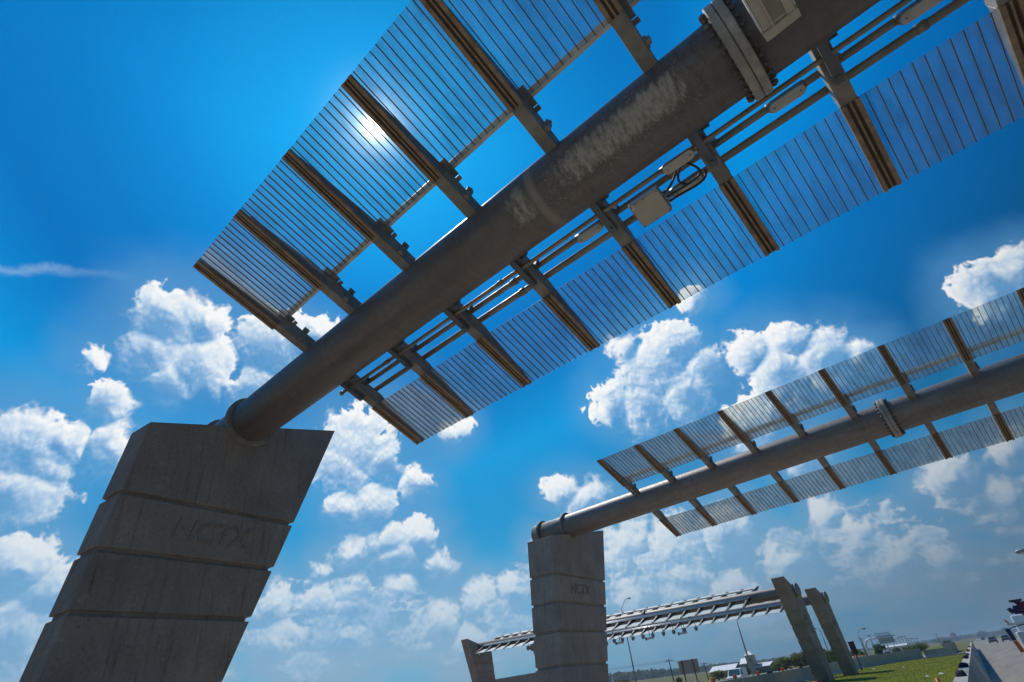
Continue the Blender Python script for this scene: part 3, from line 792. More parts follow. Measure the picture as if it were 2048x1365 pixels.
fl = thing('equipment_housing', 'cream finned housing slung under the nearest pipe beside the bolted flange', 'equipment housing', (.66, 3.75, 6.86), 0)
fl.rotation_euler = (0, 0, R(-2))
m = MB()
m.box((-.155, -.62, 0), (.155, .34, .20), 0)
m.box((-.175, .345, -.02), (.175, .455, .16), 0); m.box((-.18, -.62, .02), (-.158, .34, .12), 1); m.box((.158, -.62, .02), (.18, .34, .12), 1)
m.build('case', ['housing_cream', 'reflective_white'], fl, bevel=.006)
m = MB()
for i in range(8): m.box((-.045 + i * .014, -.60, -.022), (-.039 + i * .014, .30, -.002))
m.box((-.075, -.62, -.03), (-.055, .33, -.002)); m.box((.075, -.62, -.03), (.15, .33, -.002))
m.build('cooling_fins', 'housing_cream', fl)
m = MB(); m.box((-.05, -.25, .2), (.05, .15, .34)); m.build('bracket', 'galvanised', fl)

# ------------------------------------------------------------------ toll cameras under the farthest gantry
def toll_camera(label, x, y, z, grp='small cameras hung under the farthest gantry'):
    r = thing('toll_camera', label, 'camera', (x, y, z), 0, grp)
    m = MB(); m.tube([(0, 0, .55), (0, 0, -.25)], .035, 6); m.build('stem', 'gunmetal', r)
    m = MB(); m.box((-.12, -.22, -.55), (.12, .22, -.25)); m.ball((0, -.05, -.58), (.16, .2, .12)); m.build('head', 'box_grey', r, bevel=.03)
    return r
def toll_bar(label, x, y, z):
    r = thing('toll_sensor', label, 'sensor', (x, y, z), 0, 'white sensor bars hung under the farthest gantry')
    m = MB(); m.tube([(0, 0, .6), (0, 0, -.62)], .035, 6); m.build('stem', 'gunmetal', r)
    m = MB(); m.box((-.48, -.1, -.78), (.48, .1, -.58)); m.build('bar', 'white_paint', r, bevel=.03)
    m = MB(); m.box((-.62, -.14, -.82), (-.49, .14, -.52)); m.build('end_box', 'gunmetal', r)
    return r
CW = ['just left of the lamp post behind', 'paired with the white bar beside the lamp post', 'first single one right of the lamp post', 'between the lamp post and the middle white bar',
      'paired with the middle white bar', 'first one right of the middle white bar', 'just before the last white bar', 'paired with the last white bar', 'last one toward the leaning pillars', 'next to the second pillar edge']
for i, (x, z) in enumerate([(-43.58, 7.06), (-42.29, 6.99), (-40.69, 6.93), (-39.19, 6.91), (-37.77, 6.84), (-36.26, 6.83), (-34.83, 6.81), (-33.35, 6.82), (-31.83, 6.75), (-44.82, 6.88)]):
    toll_camera('small camera under the farthest gantry, ' + CW[i], x * .9388, 64.4, 1.6 + (z - 1.6) * .9388)
BW = ['in front of the lamp post', 'in the middle of the span', 'nearest the leaning pillars']
for i, (x, z) in enumerate([(-42.76, 6.95), (-38.23, 6.85), (-33.63, 6.76)]):
    toll_bar('white sensor bar under the farthest gantry, ' + BW[i], x * .9388, 64.4, 1.6 + (z - 1.6) * .9388)
toll_camera('pale camera hung below the gantry between the far pillar and the second pillar', -44.6, 52.3, 6.7, None)

# ------------------------------------------------------------------ barriers
def barrier(name, label, pts, h, grp=None, mat='barrier_concrete', base=.30, top=.10, joints=9.0):
    root = thing(name, label, 'barrier', (pts[0][0], pts[0][1], 0), 0, grp)
    prof = [(-base, 0), (-base, .08), (-base * .62, .34), (-top, h), (top, h), (base * .62, .34), (base, .08), (base, 0)]
    o = Vector((pts[0][0], pts[0][1]))
    m = MB()
    for k in range(len(pts) - 1):
        a, b = Vector(pts[k]), Vector(pts[k + 1]); d = (b - a); ln = d.length; d.normalize(); nn = Vector((d.y, -d.x))
        n = max(1, int(ln / joints)) if joints else 1
        for i in range(n):
            s, e = ln * i / n + .006, ln * (i + 1) / n - .006
            m.prism(prof, s, e, lambda px, pz, t: (*(a - o + d * t + nn * px), pz))
    m.build('segments', mat, root)
    return root
barrier('concrete_barrier', 'low concrete barrier beside the right roadway with dark bags on top', [(BAR(y), y) for y in (6, 34, 62, 90, 128)], 1.08, 'concrete road barriers')
WALL = lambda y: -15.95 - .062 * y
barrier('concrete_barrier', 'long concrete barrier behind the grass, dotted with orange markers', [(WALL(y), y) for y in (18, 50, 74, 92)], 1.10, 'concrete road barriers', 'wall_concrete', .22, .16, 6.0)
barrier('concrete_barrier', 'dark stretch of concrete barrier curving at the far end of the grass', [(WALL(92.2) + .05, 92.2), (-19.4, 102), (-16.6, 109)], 1.25, 'concrete road barriers', 'wall_concrete', .2, .16, 5.0)
barrier('concrete_barrier', 'short concrete barrier closing the far edge of the grass', [(-16.2, 109.3), (-14.5, 109.2), (-12.7, 108.8)], .95, 'concrete road barriers', 'wall_concrete', .18, .15, 4.0)
barrier('concrete_barrier', 'pale concrete barrier beyond the grass bending toward the slip road', [(-13.6, 111), (-14.2, 124), (-15.6, 142)], 1.5, 'concrete road barriers', 'barrier_concrete', .2, .16, 5.0)
m = MB()
for k in range(12):
    y0, y1 = 60 + k * 3.9, 60 + (k + 1) * 3.9
    m.box((0, 0, 0), (1, 1, 1)) if False else None
    m.hexa([(WALL(y0) + .32, y0, 0), (WALL(y0) + .75, y0, 0), (WALL(y1) + .75, y1, 0), (WALL(y1) + .32, y1, 0), (WALL(y0) + .32, y0, .12), (WALL(y0) + .75, y0, .12), (WALL(y1) + .75, y1, .12), (WALL(y1) + .32, y1, .12)])
tag(m.build('kerb', 'barrier_concrete'), kind='structure')
m = MB(); m.hexa([(-15.8, 103.6, 0), (-10.4, 103.0, 0), (-10.4, 103.6, 0), (-15.8, 104.2, 0), (-15.8, 103.6, .14), (-10.4, 103.0, .14), (-10.4, 103.6, .14), (-15.8, 104.2, .14)])
tag(m.build('kerb', 'barrier_concrete'), kind='structure')

# dark bags slumped over the near barrier
def bag_mesh(seed):
    rr = random.Random(seed); m = MB(); seg, rings = 9, 5
    m.ball((0, 0, 0), (.095, .075, .042), 0, seg, rings)
    m.v = [(x * (1 + rr.uniform(-.3, .3)), y * (1 + rr.uniform(-.35, .3)), z * (1 + rr.uniform(-.3, .5)) - 1.2 * max(0, abs(x) - .07)) for x, y, z in m.v]
    return m
where = ['lying nearest the camera', 'second along', 'third along', 'fourth along', 'fifth along', 'farthest along']
for i, (x, y) in enumerate(((-1.67, 13.28), (-1.99, 17.65), (-2.66, 24.74), (-2.98, 29.5), (-3.8, 38.8), (-5.33, 57.8))):
    o = bag_mesh(i).build('sand_bag', 'black_rubber'); o.location = (BAR(y), y, 1.105 + .012 * (i % 3)); o.rotation_euler = (0, 0, .4 * i)
    o.scale = (1 + .12 * (i % 2), 1.0 + .5 * (i == 1), 1 + .5 * (i == 0) + .3 * (i > 3))
    tag(o, 'black bag slumped over the low barrier, ' + where[i], 'bag', 'bags on the low barrier', 'thing')
mk = ['on the barrier below the white van', 'beside the rear of the white van', 'below the white tower', 'close to the leaning pillar']
for i, (x, y) in enumerate(((0, 40.2), (0, 44.5), (0, 49.9), (0, 57.0))):
    r = thing('barrier_marker', 'small orange marker standing on the long barrier, ' + mk[i], 'marker', (WALL(y), y, 1.10), 0, 'orange markers on the barrier')
    m = MB(); m.box((-.1, -.16, .02), (.1, .16, .26)); m.build('reflector', 'orange_plastic', r, bevel=.03)
    m = MB(); m.box((-.07, -.1, 0), (.07, .1, .02)); m.build('foot', 'black_rubber', r)
r = thing('barrier_bracket', 'dark flat bracket on top of the long barrier under the brown building', 'bracket', (WALL(53), 53, 1.10), 0)
m = MB(); m.box((-.15, -.3, 0), (.15, .3, .06)); m.box((-.18, -.05, .06), (.18, .35, .12)); m.build('plate', 'black_rubber', r, bevel=.02)

r = thing('traffic_cone', 'orange traffic cone at the foot of the low barrier, bottom edge', 'cone', (-2.42, 16.4, 0), 0)
m = MB(); m.box((-.2, -.2, 0), (.2, .2, .04)); m.tube([(0, 0, .04), (0, 0, .4), (0, 0, .98)], .1, 16, radii=[.16, .11, .035]); m.build('cone_body', 'orange_plastic', r)
m = MB(); m.tube([(0, 0, .55), (0, 0, .72)], .1, 16, radii=[.093, .073]); m.build('reflective_band', 'reflective_white', r)

rb = MB(); rb.ball((0, 0, .32), (.62, .42, .38), 0, 16, 10); rb.ball((.35, .1, .28), (.4, .35, .32), 0, 14, 8); rb.ball((-.3, .0, .22), (.42, .3, .26), 0, 14, 8)
rr = random.Random(3); rb.v = [(x + rr.uniform(-.03, .03), y + rr.uniform(-.03, .03), max(0, z + rr.uniform(-.03, .03))) for x, y, z in rb.v]
o = rb.build('tarpaulin_bundle', 'red_cloth'); o.location = (-12.05, 40.0, 0.0); o.scale = (.52, .6, .78)
tag(o, 'rounded red bundle on the grass in front of the leaning pillar', 'bundle', None, 'thing')
lt = ['near the leaning pillars', 'in the middle of the grass', 'near the low barrier', 'close to the orange cone']
for i, (x, y) in enumerate(((-16.7, 77.0), (-12.5, 69.4), (-6.4, 45.5), (-6.9, 44.0))):
    m = MB(); q = random.Random(i)
    pts = [(.22 * math.cos(a) * q.uniform(.6, 1.2), .18 * math.sin(a) * q.uniform(.6, 1.2)) for a in [k * math.pi / 4 for k in range(8)]]
    for k in range(8):
        a, b = pts[k], pts[(k + 1) % 8]
        m.quad([(0, 0, .14), (a[0], a[1], .03), (b[0], b[1], .03)]); m.quad([(0, 0, .10), (b[0], b[1], .01), (a[0], a[1], .01)])
    o = m.build('paper_scrap', 'litter_white'); o.location = (x, y, .02); o.scale = (.7, .7, .8)
    tag(o, 'crumpled white paper scrap on the grass, ' + lt[i], 'paper scrap', 'paper scraps on the grass', 'thing')

# ------------------------------------------------------------------ vehicles
def wheel(parent, x, y, r, w):
    t = MB(); t.tube([(x - w / 2, y, r), (x + w / 2, y, r)], r, 18); o = t.build('wheel', 'black_rubber', parent)
    k = MB(); s = 1 if x > 0 else -1
    k.tube([(x + s * (w / 2 - .01), y, r), (x + s * (w / 2 + .015), y, r)], r * .6, 12); k.build('rim', 'pole_grey', o)
def body_mb(prof, hw, taper, belt):
    """side profile (y,z) swept across; the part above the belt leans in"""
    m = MB(); n = len(prof); b = 0
    for s in (-1, 1):
        for y, z in prof: m.v.append((s * (hw - (taper if z > belt else 0)), y, z))
    m.face(list(range(n)), 0); m.face([n + i for i in range(n)][::-1], 0)
    for i in range(n):
        j = (i + 1) % n; m.face([j, i, n + i, n + j], 0)
    return m
def van(label, loc, rz):
    r = thing('van', label, 'van', loc, rz)
    prof = [(-2.5, .35), (-2.55, .85), (-2.45, 1.08), (-1.55, 1.25), (-.75, 2.02), (-.4, 2.12), (2.45, 2.12), (2.55, 1.9), (2.55, .35)]
    body_mb(prof, 1.0, .14, 1.3).build('body', 'white_paint', r, bevel=.06)
    m = MB(); m.quad([(-.80, -1.55, 1.30), (.80, -1.55, 1.30), (.74, -.84, 2.0), (-.74, -.84, 2.0)]); m.v = [(x, y - .03, z + .02) for x, y, z in m.v]
    m.build('windscreen', 'glass_teal', r)
    for s in (-1, 1):
        m = MB(); q = [(s * .99, -1.2, 1.33), (s * .99, -.25, 1.33), (s * .885, -.25, 1.95), (s * .885, -.72, 1.95)]
        m.quad(q if s > 0 else q[::-1]); m.build('side_window', 'glass_dark', r)
        m = MB(); m.box((s * .62 - .2, -2.57, .78), (s * .62 + .2, -2.50, .98)); m.build('headlight', 'lamp_lens', r)
        m = MB(); m.box((s * 1.05 - .06, -1.25, 1.3), (s * 1.05 + .06, -1.05, 1.6)); m.build('mirror', 'dark_metal', r)
    m = MB(); m.box((-.9, -2.62, .42), (.9, -2.52, .66)); m.build('bumper', 'dark_metal', r)
    m = MB(); m.box((-.4, -2.575, .72), (.4, -2.53, .92)); m.build('grille', 'dark_metal', r)
    for x in (-.92, .92):
        for y in (-1.65, 1.6): wheel(r, x, y, .36, .22)
    return r
vn = van('white van with a teal windscreen driving beyond the long barrier', (-31.6, 76.0, 0), R(8))
vn.scale = (.86, .86, .86)
def car(label, loc, rz, paint, grp=None):
    r = thing('car', label, 'car', loc, rz, grp)
    prof = [(-2.2, .3), (-2.25, .7), (-1.2, .9), (-.55, 1.38), (.8, 1.42), (1.6, .98), (2.2, .92), (2.22, .3)]
    body_mb(prof, .9, .16, .95).build('body', paint, r, bevel=.05)
    m = MB(); m.quad([(-.70, -1.12, .95), (.70, -1.12, .95), (.64, -.6, 1.35), (-.64, -.6, 1.35)]); m.v = [(x, y - .03, z + .02) for x, y, z in m.v]; m.build('windscreen', 'glass_dark', r)
    m = MB(); m.quad([(.70, 1.52, 1.0), (-.70, 1.52, 1.0), (-.64, .88, 1.38), (.64, .88, 1.38)]); m.v = [(x, y + .03, z + .02) for x, y, z in m.v]; m.build('rear_window', 'glass_dark', r)
    for x in (-.82, .82):
        for y in (-1.35, 1.35): wheel(r, x, y, .32, .2)
    return r
car('dark blue car driving away on the right roadway, nearer the low barrier', (-13.6, 200, 0), R(5), 'dark_paint', 'cars on the right roadway')
car('dark blue car beside another one, closer to the utility truck', (-11.0, 203, 0), R(5), 'dark_paint', 'cars on the right roadway')
for i, (x, y, p, t) in enumerate(((-38.5, 470, 'white_paint', 'pale car far up the right roadway, leftmost of a distant three'), (-35.0, 455, 'dark_paint', 'dark car far up the right roadway, in the middle of three'), (-31.5, 480, 'dark_paint', 'dark car far up the right roadway, rightmost of a distant three'))):
    car(t, (x, y, 0), R(5), p, 'cars on the right roadway')
car('small pale car on the slip road by the trees', (-33.0, 172, 0), R(20), 'white_paint', None)

tk = thing('utility_truck', 'white utility truck with folded dark boom and orange flag, cut by the frame', 'truck', (-.17, 30.2, 0), R(3))
m = MB(); m.box((-1.05, 0, .55), (1.05, 3.6, 1.62)); m.box((-1.0, 3.7, .45), (1.0, 6.4, 1.5)); m.build('body', 'white_paint', tk, bevel=.04)
m = MB()
p = [(3.9, 1.5), (4.2, 2.25), (5.2, 2.25), (5.9, 1.5)]
m.prism(p, -.9, .9, lambda a, b, t: (t, a, b)); m.build('cab', 'white_paint', tk, bevel=.05)
m = MB(); m.box((-.35, -.05, 1.10), (.95, .03, 1.60)); m.build('tailgate_opening', 'glass_dark', tk)
m = MB(); m.box((-.80, -.035, .88), (-.38, -.004, .95)); m.build('red_marking', 'red_letter', tk)
m = MB(); m.box((-.95, -.12, .42), (1.0, .0, .6)); m.build('bumper', 'dark_metal', tk)
for s in (-1, 1):
    m = MB(); m.box((s * .95 - .06, -.03, .98), (s * .95 + .06, -.006, 1.2)); m.build('tail_light', 'red_letter', tk)
m = MB(); m.box((-1.2, -.06, 1.84), (1.3, .06, 1.93)); m.box((-.62, -.04, 1.6), (-.54, .04, 1.85)); m.box((.54, -.04, 1.6), (.62, .04, 1.85))
m.build('ladder_bar', 'white_paint', tk, bevel=.01)
m = MB(); m.tube([(-1.1, -.03, 1.78), (-.62, -.03, 1.84)], .02, 6); m.tube([(-1.24, -.03, 1.72), (-1.1, -.03, 1.78)], .02, 6); m.build('mirror_stay', 'blue_machine', tk)
fg = MB()
for i in range(4):
    a0, a1 = i / 4, (i + 1) / 4
    f = lambda t: (-1.22 + .06 * t, -.08 + .03 * math.sin(6 * t), 2.08 - .16 * t)
    A, B = f(a0), f(a1); fg.quad([A, B, (B[0] + .09, B[1], B[2] - .02), (A[0] + .06, A[1], A[2] - .02)])
fg.build('flag', 'orange_plastic', tk)
m = MB(); m.hexa([(-1.30, -.12, 1.36), (-1.16, -.12, 1.36), (-1.16, -.08, 1.36), (-1.30, -.08, 1.36), (-1.34, -.12, 1.76), (-1.18, -.12, 1.76), (-1.18, -.08, 1.76), (-1.34, -.08, 1.76)])
m.hexa([(-1.24, -.12, .96), (-1.1, -.12, .96), (-1.1, -.08, .96), (-1.24, -.08, .96), (-1.30, -.12, 1.35), (-1.16, -.12, 1.35), (-1.16, -.08, 1.35), (-1.30, -.08, 1.35)], 1)
m.build('side_mirror', ['blue_machine', 'orange_plastic'], tk)
bo = MB(); rr = random.Random(5)
bo.tube([(-.1, .8, 1.62), (-.25, .6, 2.1), (-.45, .4, 2.45)], .16, 8, 1)
bo.box((-.75, .1, 2.35), (.6, .8, 2.62), 0); bo.box((-.55, .05, 2.55), (.7, .75, 2.85), 1); bo.box((-.35, 0, 2.2), (.3, .5, 2.4), 2)
bo.tube([(-.78, .3, 2.42), (-.86, .25, 2.66)], .08, 8, 0); bo.tube([(-.7, .3, 2.5), (.9, .5, 2.95)], .12, 8, 2)
for i in range(9):
    x, z = rr.uniform(-.8, .5), rr.uniform(2.4, 2.9)
    bo.box((x, rr.uniform(-.1, .2), z), (x + rr.uniform(.1, .25), rr.uniform(.3, .5), z + rr.uniform(.08, .2)), rr.choice((0, 0, 1, 2)))
bo.tube([(-.62, .2, 2.85), (-.70, .2, 3.0)], .02, 6, 1)
bo.v = [(x - .02, y, 1.6 + (z - 1.6) * .78) for x, y, z in bo.v]
bo.build('boom', ['blue_machine', 'maroon_machine', 'dark_metal'], tk, bevel=.02)
m = MB(); m.tube([(-.25, .1, 1.93), (-.48, .2, 2.15)], .04, 8); m.tube([(-.08, .1, 1.93), (-.3, .2, 2.15)], .04, 8); m.build('hydraulic_ram', 'housing_cream', tk)
for x in (-.9, .9):
    for y in (.9, 4.9): wheel(tk, x, y, .45, .28)

# ------------------------------------------------------------------ lamps, poles, signs
def lamp_post(label, x, y, ztop, arm, rise, grp='street lamps', base=None, twin=False):
    b = H(x, y) if base is None else base
    r = thing('street_lamp', label, 'street lamp', (x, y, b), 0, grp)
    h = ztop - b
    m = MB(); m.tube([(0, 0, 0), (0, 0, h * .5), (0, 0, h)], .1, 10, radii=[.17, .12, .075]); m.build('pole', 'pole_grey', r)
    m = MB(); m.tube([(0, 0, h - .1), (arm * .5, 0, h + rise * .6), (arm * .8, 0, h + rise), (arm, 0, h + rise)], .045, 8); m.build('arm', 'pole_grey', r)
    m = MB(); e = arm; s = 1 if arm > 0 else -1
    m.tube([(e, 0, h + rise), (e + s * .25, 0, h + rise + .02), (e + s * .75, 0, h + rise), (e + s * .9, 0, h + rise - .02)], .12, 10, radii=[.06, .14, .16, .05])
    hd = m.build('lamp_head', 'pole_grey', r)
    m = MB(); m.ball((e + s * .55, 0, h + rise - .10), (.2, .15, .14)); m.build('lens', 'lamp_lens', hd)
    return r
lamp_post('street lamp rising behind the far gantries beside the second pillar', -66.6, 110, 15.2, 1.9, 1.6)
lamp_post('street lamp standing in front of the white tower', -38.95, 100, 8.5, .8, .55)
lamp_post('faint street lamp between the two leaning pillars', -42.7, 160, 7.4, -.7, .5)
lamp_post('street lamp left of the overhead road sign', -32.8, 150, 5.3, 1.1, .75)
lamp_post('street lamp whose head shows above the utility truck', 3.35, 62, 6.5, -2.2, .5, None, 0)
def utility_pole(label, x, y, ztop, arms=1, grp='wooden utility poles', hw=1.2):
    b = H(x, y)
    r = thing('utility_pole', label, 'utility pole', (x, y, b), 0, grp); h = ztop - b
    m = MB(); m.tube([(0, 0, -.2), (0, 0, h)], .14, 8, radii=[.17, .12]); m.build('pole', 'wood_pole', r)
    for k in range(arms):
        m = MB(); z = h - .5 - k * .9
        m.box((-hw, -.06, z - .07), (hw, .06, z + .07))
        m.build('crossarm', 'wood_pole', r)
        m = MB()
        for q in (-hw * .92, -hw * .5, hw * .5, hw * .92): m.tube([(q, 0, z + .07), (q, 0, z + .28)], .05, 6)
        m.build('insulators', 'pole_grey', r)
    return r
utility_pole('dark wooden utility pole with crossarm left of the billboard', -90.2, 170, 6.7)
utility_pole('dark wooden utility pole with crossarm right of the billboard', -88.7, 190, 4.95)
for k, dz in enumerate((0, -.35)):
    m = MB(); pts = []
    for i in range(13):
        t = i / 12; x = -90.2 + (-131 + 90.2) * t; pts.append((x, 170 - 18 * t, 6.35 + dz + .8 * t - 1.1 * 4 * t * (1 - t) * .35))
    m.tube(pts, .03, 5); o = m.build('power_line', 'dark_metal')
    tag(o, ('upper' if k == 0 else 'lower') + ' thin power line running left from the utility pole past the lamp post', 'power line', 'power lines', 'thing')
m = MB(); m.tube([(-90.2, 170, 6.35), (-89.4, 180, 5.3), (-88.7, 190, 4.6)], .03, 5); o = m.build('power_line', 'dark_metal')
tag(o, 'short power line between the two utility poles above the billboard', 'power line', 'power lines', 'thing')
FP = [((-71.6, 330), 6.9), ((-61.4, 300), 7.1), ((-73.6, 420), 5.6), ((-73.1, 430), 6.4), ((-73.0, 440), 6.9), ((-72.9, 450), 7.0), ((-75.1, 470), 5.8), ((-75.0, 480), 5.5), ((-79.3, 520), 5.7), ((-83.3, 560), 5.7), ((-62.5, 500), 6.1)]
FW = ['left of the overhead sign arch', 'behind the overhead sign arch', 'just right of the overhead sign', 'first of the pole line past the sign', 'second of the pole line past the sign', 'third of the pole line past the sign',
      'fourth of the pole line past the sign', 'fifth of the pole line past the sign', 'sixth of the pole line past the sign', 'last of the pole line past the sign', 'leaning alone before the distant town']
for i, ((x, y), z) in enumerate(FP):
    utility_pole('thin distant utility pole, ' + FW[i], x, y, z + 1.0, 1, 'distant utility poles', 1.1 if i % 2 else 1.5)

bb = thing('billboard', 'back of a brown billboard on two posts above the field', 'billboard', (-69.4, 140, H(-69.4, 140)), R(-6))
m = MB(); m.box((-2.75, -.1, 2.25), (2.75, .08, 5.0)); bd = m.build('board', 'billboard_back', bb)
m = MB()
for x in (-1.6, 1.45): m.box((x - .14, -.28, 2.2), (x + .14, -.102, 5.05))
m.build('rib', 'billboard_rib', bd)
for x in (-1.6, 1.45):
    m = MB(); m.tube([(x, -.19, 0), (x, -.19, 2.25)], .14, 8); m.build('post', 'dark_metal', bb)
m = MB(); m.box((-2.2, -.4, 0), (-1.0, .4, .55)); m.box((.9, -.4, 0), (2.1, .4, .5)); m.build('footing', 'reflective_white', bb, bevel=.03)

sg = thing('overhead_sign', 'curved mast arm carrying a pale road sign seen from behind', 'road sign', (-38.6, 180, 0), 0)
m = MB(); m.tube([(0, 0, 0), (0, 0, 2.9)] + [(1.5 - 1.5 * math.cos(a), 0, 2.9 + 1.5 * math.sin(a)) for a in [math.pi / 2 * k / 8 for k in range(1, 9)]] + [(7.4, 0, 4.5)], .2, 10, radii=[.32] * 2 + [.30 - .01 * k for k in range(8)] + [.14]); m.build('mast', 'white_paint', sg)
m = MB(); m.box((3.4, -.18, 3.0), (6.9, -.06, 4.25)); m.build('sign_panel', 'sign_back', sg)
m = MB(); m.box((3.0, .05, 4.62), (6.6, .7, 4.72)); m.box((3.0, .05, 5.35), (6.6, .1, 5.42))
for i in range(13): m.box((3.0 + i * .297, .05, 4.72), (3.03 + i * .297, .1, 5.35))
for i in range(5): m.box((3.0, .05, 4.82 + i * .1), (6.6, .09, 4.85 + i * .1))
m.build('catwalk', 'gunmetal', sg)
for x in (4.8, 6.3):
    m = MB(); m.tube([(x, .5, 0), (x, .5, 3.0)], .09, 8); m.build('rear_post', 'pole_grey', sg)

ms = thing('message_sign', 'black road sign board with dark red edge beside the farther leaning pillar', 'road sign', (-18.55, 80, 0), R(40))
m = MB(); m.box((-.30, -.12, 1.62), (.30, .12, 2.85)); bd = m.build('board', 'black_rubber', ms, bevel=.03)
m = MB(); m.box((-.34, -.1, 1.60), (-.303, .1, 2.9)); m.box((-.34, -.1, 2.853), (.34, .1, 2.9)); m.build('edge', 'maroon_machine', bd)
m = MB(); m.tube([(0, .0, 0), (0, .0, 1.55)], .07, 8); m.build('post', 'dark_metal', ms)
lp = ['leftmost of the row of four', 'second in the row of four', 'third in the row of four', 'rightmost of the row of four']
for i in range(4):
    r = thing('traffic_drum', 'orange and white traffic drum behind the grey barrier, ' + lp[i], 'traffic drum', (-24.75 + i * .33, 105 + .3 * i, .3), 0, 'drums behind the barrier')
    m = MB(); m.tube([(0, 0, 0), (0, 0, 1.1)], .24, 12, radii=[.28, .22]); m.build('shell', 'orange_plastic', r)
    m = MB(); m.tube([(0, 0, .55), (0, 0, .72)], .255, 12); m.tube([(0, 0, .85), (0, 0, .98)], .24, 12); m.build('bands', 'reflective_white', r)
pm = thing('marker_post', 'thin post rising left of the far pillar with the white fitting', 'post', (-77.2, 75, 0), 0)
m = MB(); m.tube([(0, 0, 0), (0, 0, 5.6)], .1, 8); m.build('stake', 'dark_metal', pm)
m = MB(); m.ball((0, 0, 5.65), (.16, .16, .25)); m.build('cap', 'dark_metal', pm)

# ------------------------------------------------------------------ buildings and walls
sw = thing('sound_wall', 'tall tan panel wall with pinkish cap behind the far pillar', 'wall', (-64, 75, 0), R(-3))
m = MB()
for i in range(9): m.box((-9 + i * 2.02, -.12, 0), (-9 + i * 2.02 + 1.99, .12, 4.55))
m.build('panels', 'tan_wall', sw)
m = MB(); m.box((-9.1, -.2, 4.55), (9.25, .2, 4.8)); m.build('cap', 'wall_concrete', sw)
for i in range(10):
    m = MB(); m.box((-9.12 + i * 2.02, -.22, 0), (-8.98 + i * 2.02, -.12, 4.55)); m.build('pilaster', 'wall_concrete', sw)

def gable(m, x0, x1, y0, y1, z0, z1, mi=0):
    """a ridged roof along x"""
    ym = (y0 + y1) / 2; p = [(y0, z0), (ym, z1), (y1, z0), (y1, z0 - .15), (ym, z1 - .15), (y0, z0 - .15)]
    m.prism(p, x0, x1, lambda a, b, t: (t, a, b), mi)
def windows(parent, xs, y, z0, z1, w):
    for x in xs:
        f = MB(); f.box((x - w / 2 - .08, y - .06, z0 - .08), (x + w / 2 + .08, y - .003, z1 + .08)); fo = f.build('window', 'white_paint', parent)
        g = MB(); g.box((x - w / 2, y - .075, z0), (x + w / 2, y - .062, z1)); g.build('pane', 'glass_dark', fo)
b = thing('long_building', 'long low grey building with a white gabled roof beyond the van', 'building', (-88, 201, 0), 0)
m = MB(); m.box((-4.4, 0, -1), (5.6, 7, 2.0)); m.build('wall', 'grey_wall', b)
m = MB(); gable(m, -4.8, 4.4, -.5, 7.5, 2.0, 3.5); m.build('roof', 'white_roof', b)
windows(b, (-3, -1, 1, 3), 0, .9, 1.6, .8)
b = thing('tower_building', 'pale building with a square tower and white pyramid cap', 'building', (-79, 200, 0), 0)
m = MB(); m.box((-2.6, .5, -1), (4.2, 7, 2.6)); m.build('wall', 'grey_wall', b)
m = MB(); m.box((.2, 0, -1), (2.6, 2.4, 5.2)); tw = m.build('tower', 'sign_back', b)
m = MB(); m.v = [(-.05, -.25, 5.2), (2.85, -.25, 5.2), (2.85, 2.65, 5.2), (-.05, 2.65, 5.2), (1.4, 1.2, 6.4)]
for f in ((0, 1, 4), (1, 2, 4), (2, 3, 4), (3, 0, 4), (3, 2, 1, 0)): m.face(list(f))
m.build('tower_roof', 'white_roof', tw)
m = MB(); gable(m, -2.4, .1, .2, 5, 3.1, 4.6); m.build('roof', 'white_roof', b)
m = MB(); m.box((-2.2, .6, 2.6), (.05, 4.8, 3.0)); m.build('upper_wall', 'tan_wall', b)
windows(b, (-1.8, -.6, 3.4), .5, .9, 1.7, .7); windows(b, (1.4,), 0, 3.4, 4.3, .8)
b = thing('brown_building', 'small brown building with a white gable roof right of the tower', 'building', (-74, 200, 0), R(-4))
m = MB(); m.box((-2.3, 0, -1), (3.2, 6, 1.7)); m.build('wall', 'brown_wall', b)
m = MB(); gable(m, -2.6, 2.4, -.4, 6.4, 1.75, 2.75); m.build('roof', 'white_roof', b)
windows(b, (-1.3, .3, 1.8), 0, .4, 1.2, .8)
SK = [((-196, 1600), 34, 14, 9.0, 'low wide grey building on the skyline beyond the pole line'), ((-168, 1560), 22, 12, 8.0, 'squat grey building on the skyline left of the road'), ((-172, 1620), 10, 10, 15.0, 'taller grey block rising from the distant town'),
      ((-128, 1700), 16, 10, 11.0, 'small grey block on the skyline above the right roadway'), ((-84, 1700), 14, 10, 12.0, 'far grey block behind the trees at the end of the road')]
for (x, y), w, d, h, lab in SK:
    b = thing('distant_building', lab, 'building', (x, y, 0), 0, 'distant town buildings')
    m = MB(); m.box((-w / 2, -d / 2, 0), (w / 2, d / 2, h)); m.build('wall', 'grey_wall', b)
    m = MB(); m.box((-w / 2 - .4, -d / 2 - .4, h), (w / 2 + .4, d / 2 + .4, h + .9)); m.box((-w / 6, -2, h + .9), (w / 6, 2, h + 3)); m.build('roof', 'wall_concrete', b)
    windows(b, [-w * .35 + w * .1 * i for i in range(8)], -d / 2, h * .5, h * .75, w * .05)
for (x, y), lab in (((-42, 240), 'white low shed on the slip road beyond the grass'), ((-48, 250), 'pale site cabin left of the white shed')):
    b = thing('site_cabin', lab, 'cabin', (x, y, 0), R(6), 'site cabins')
    m = MB(); m.box((-2.6, 0, .2), (2.6, 3, 2.3)); m.build('wall', 'white_paint', b)
    m = MB(); gable(m, -2.8, 2.8, -.2, 3.2, 2.3, 2.8); m.build('roof', 'white_roof', b)
    windows(b, (-1.4, 1.4), 0, 1.0, 1.7, .9)

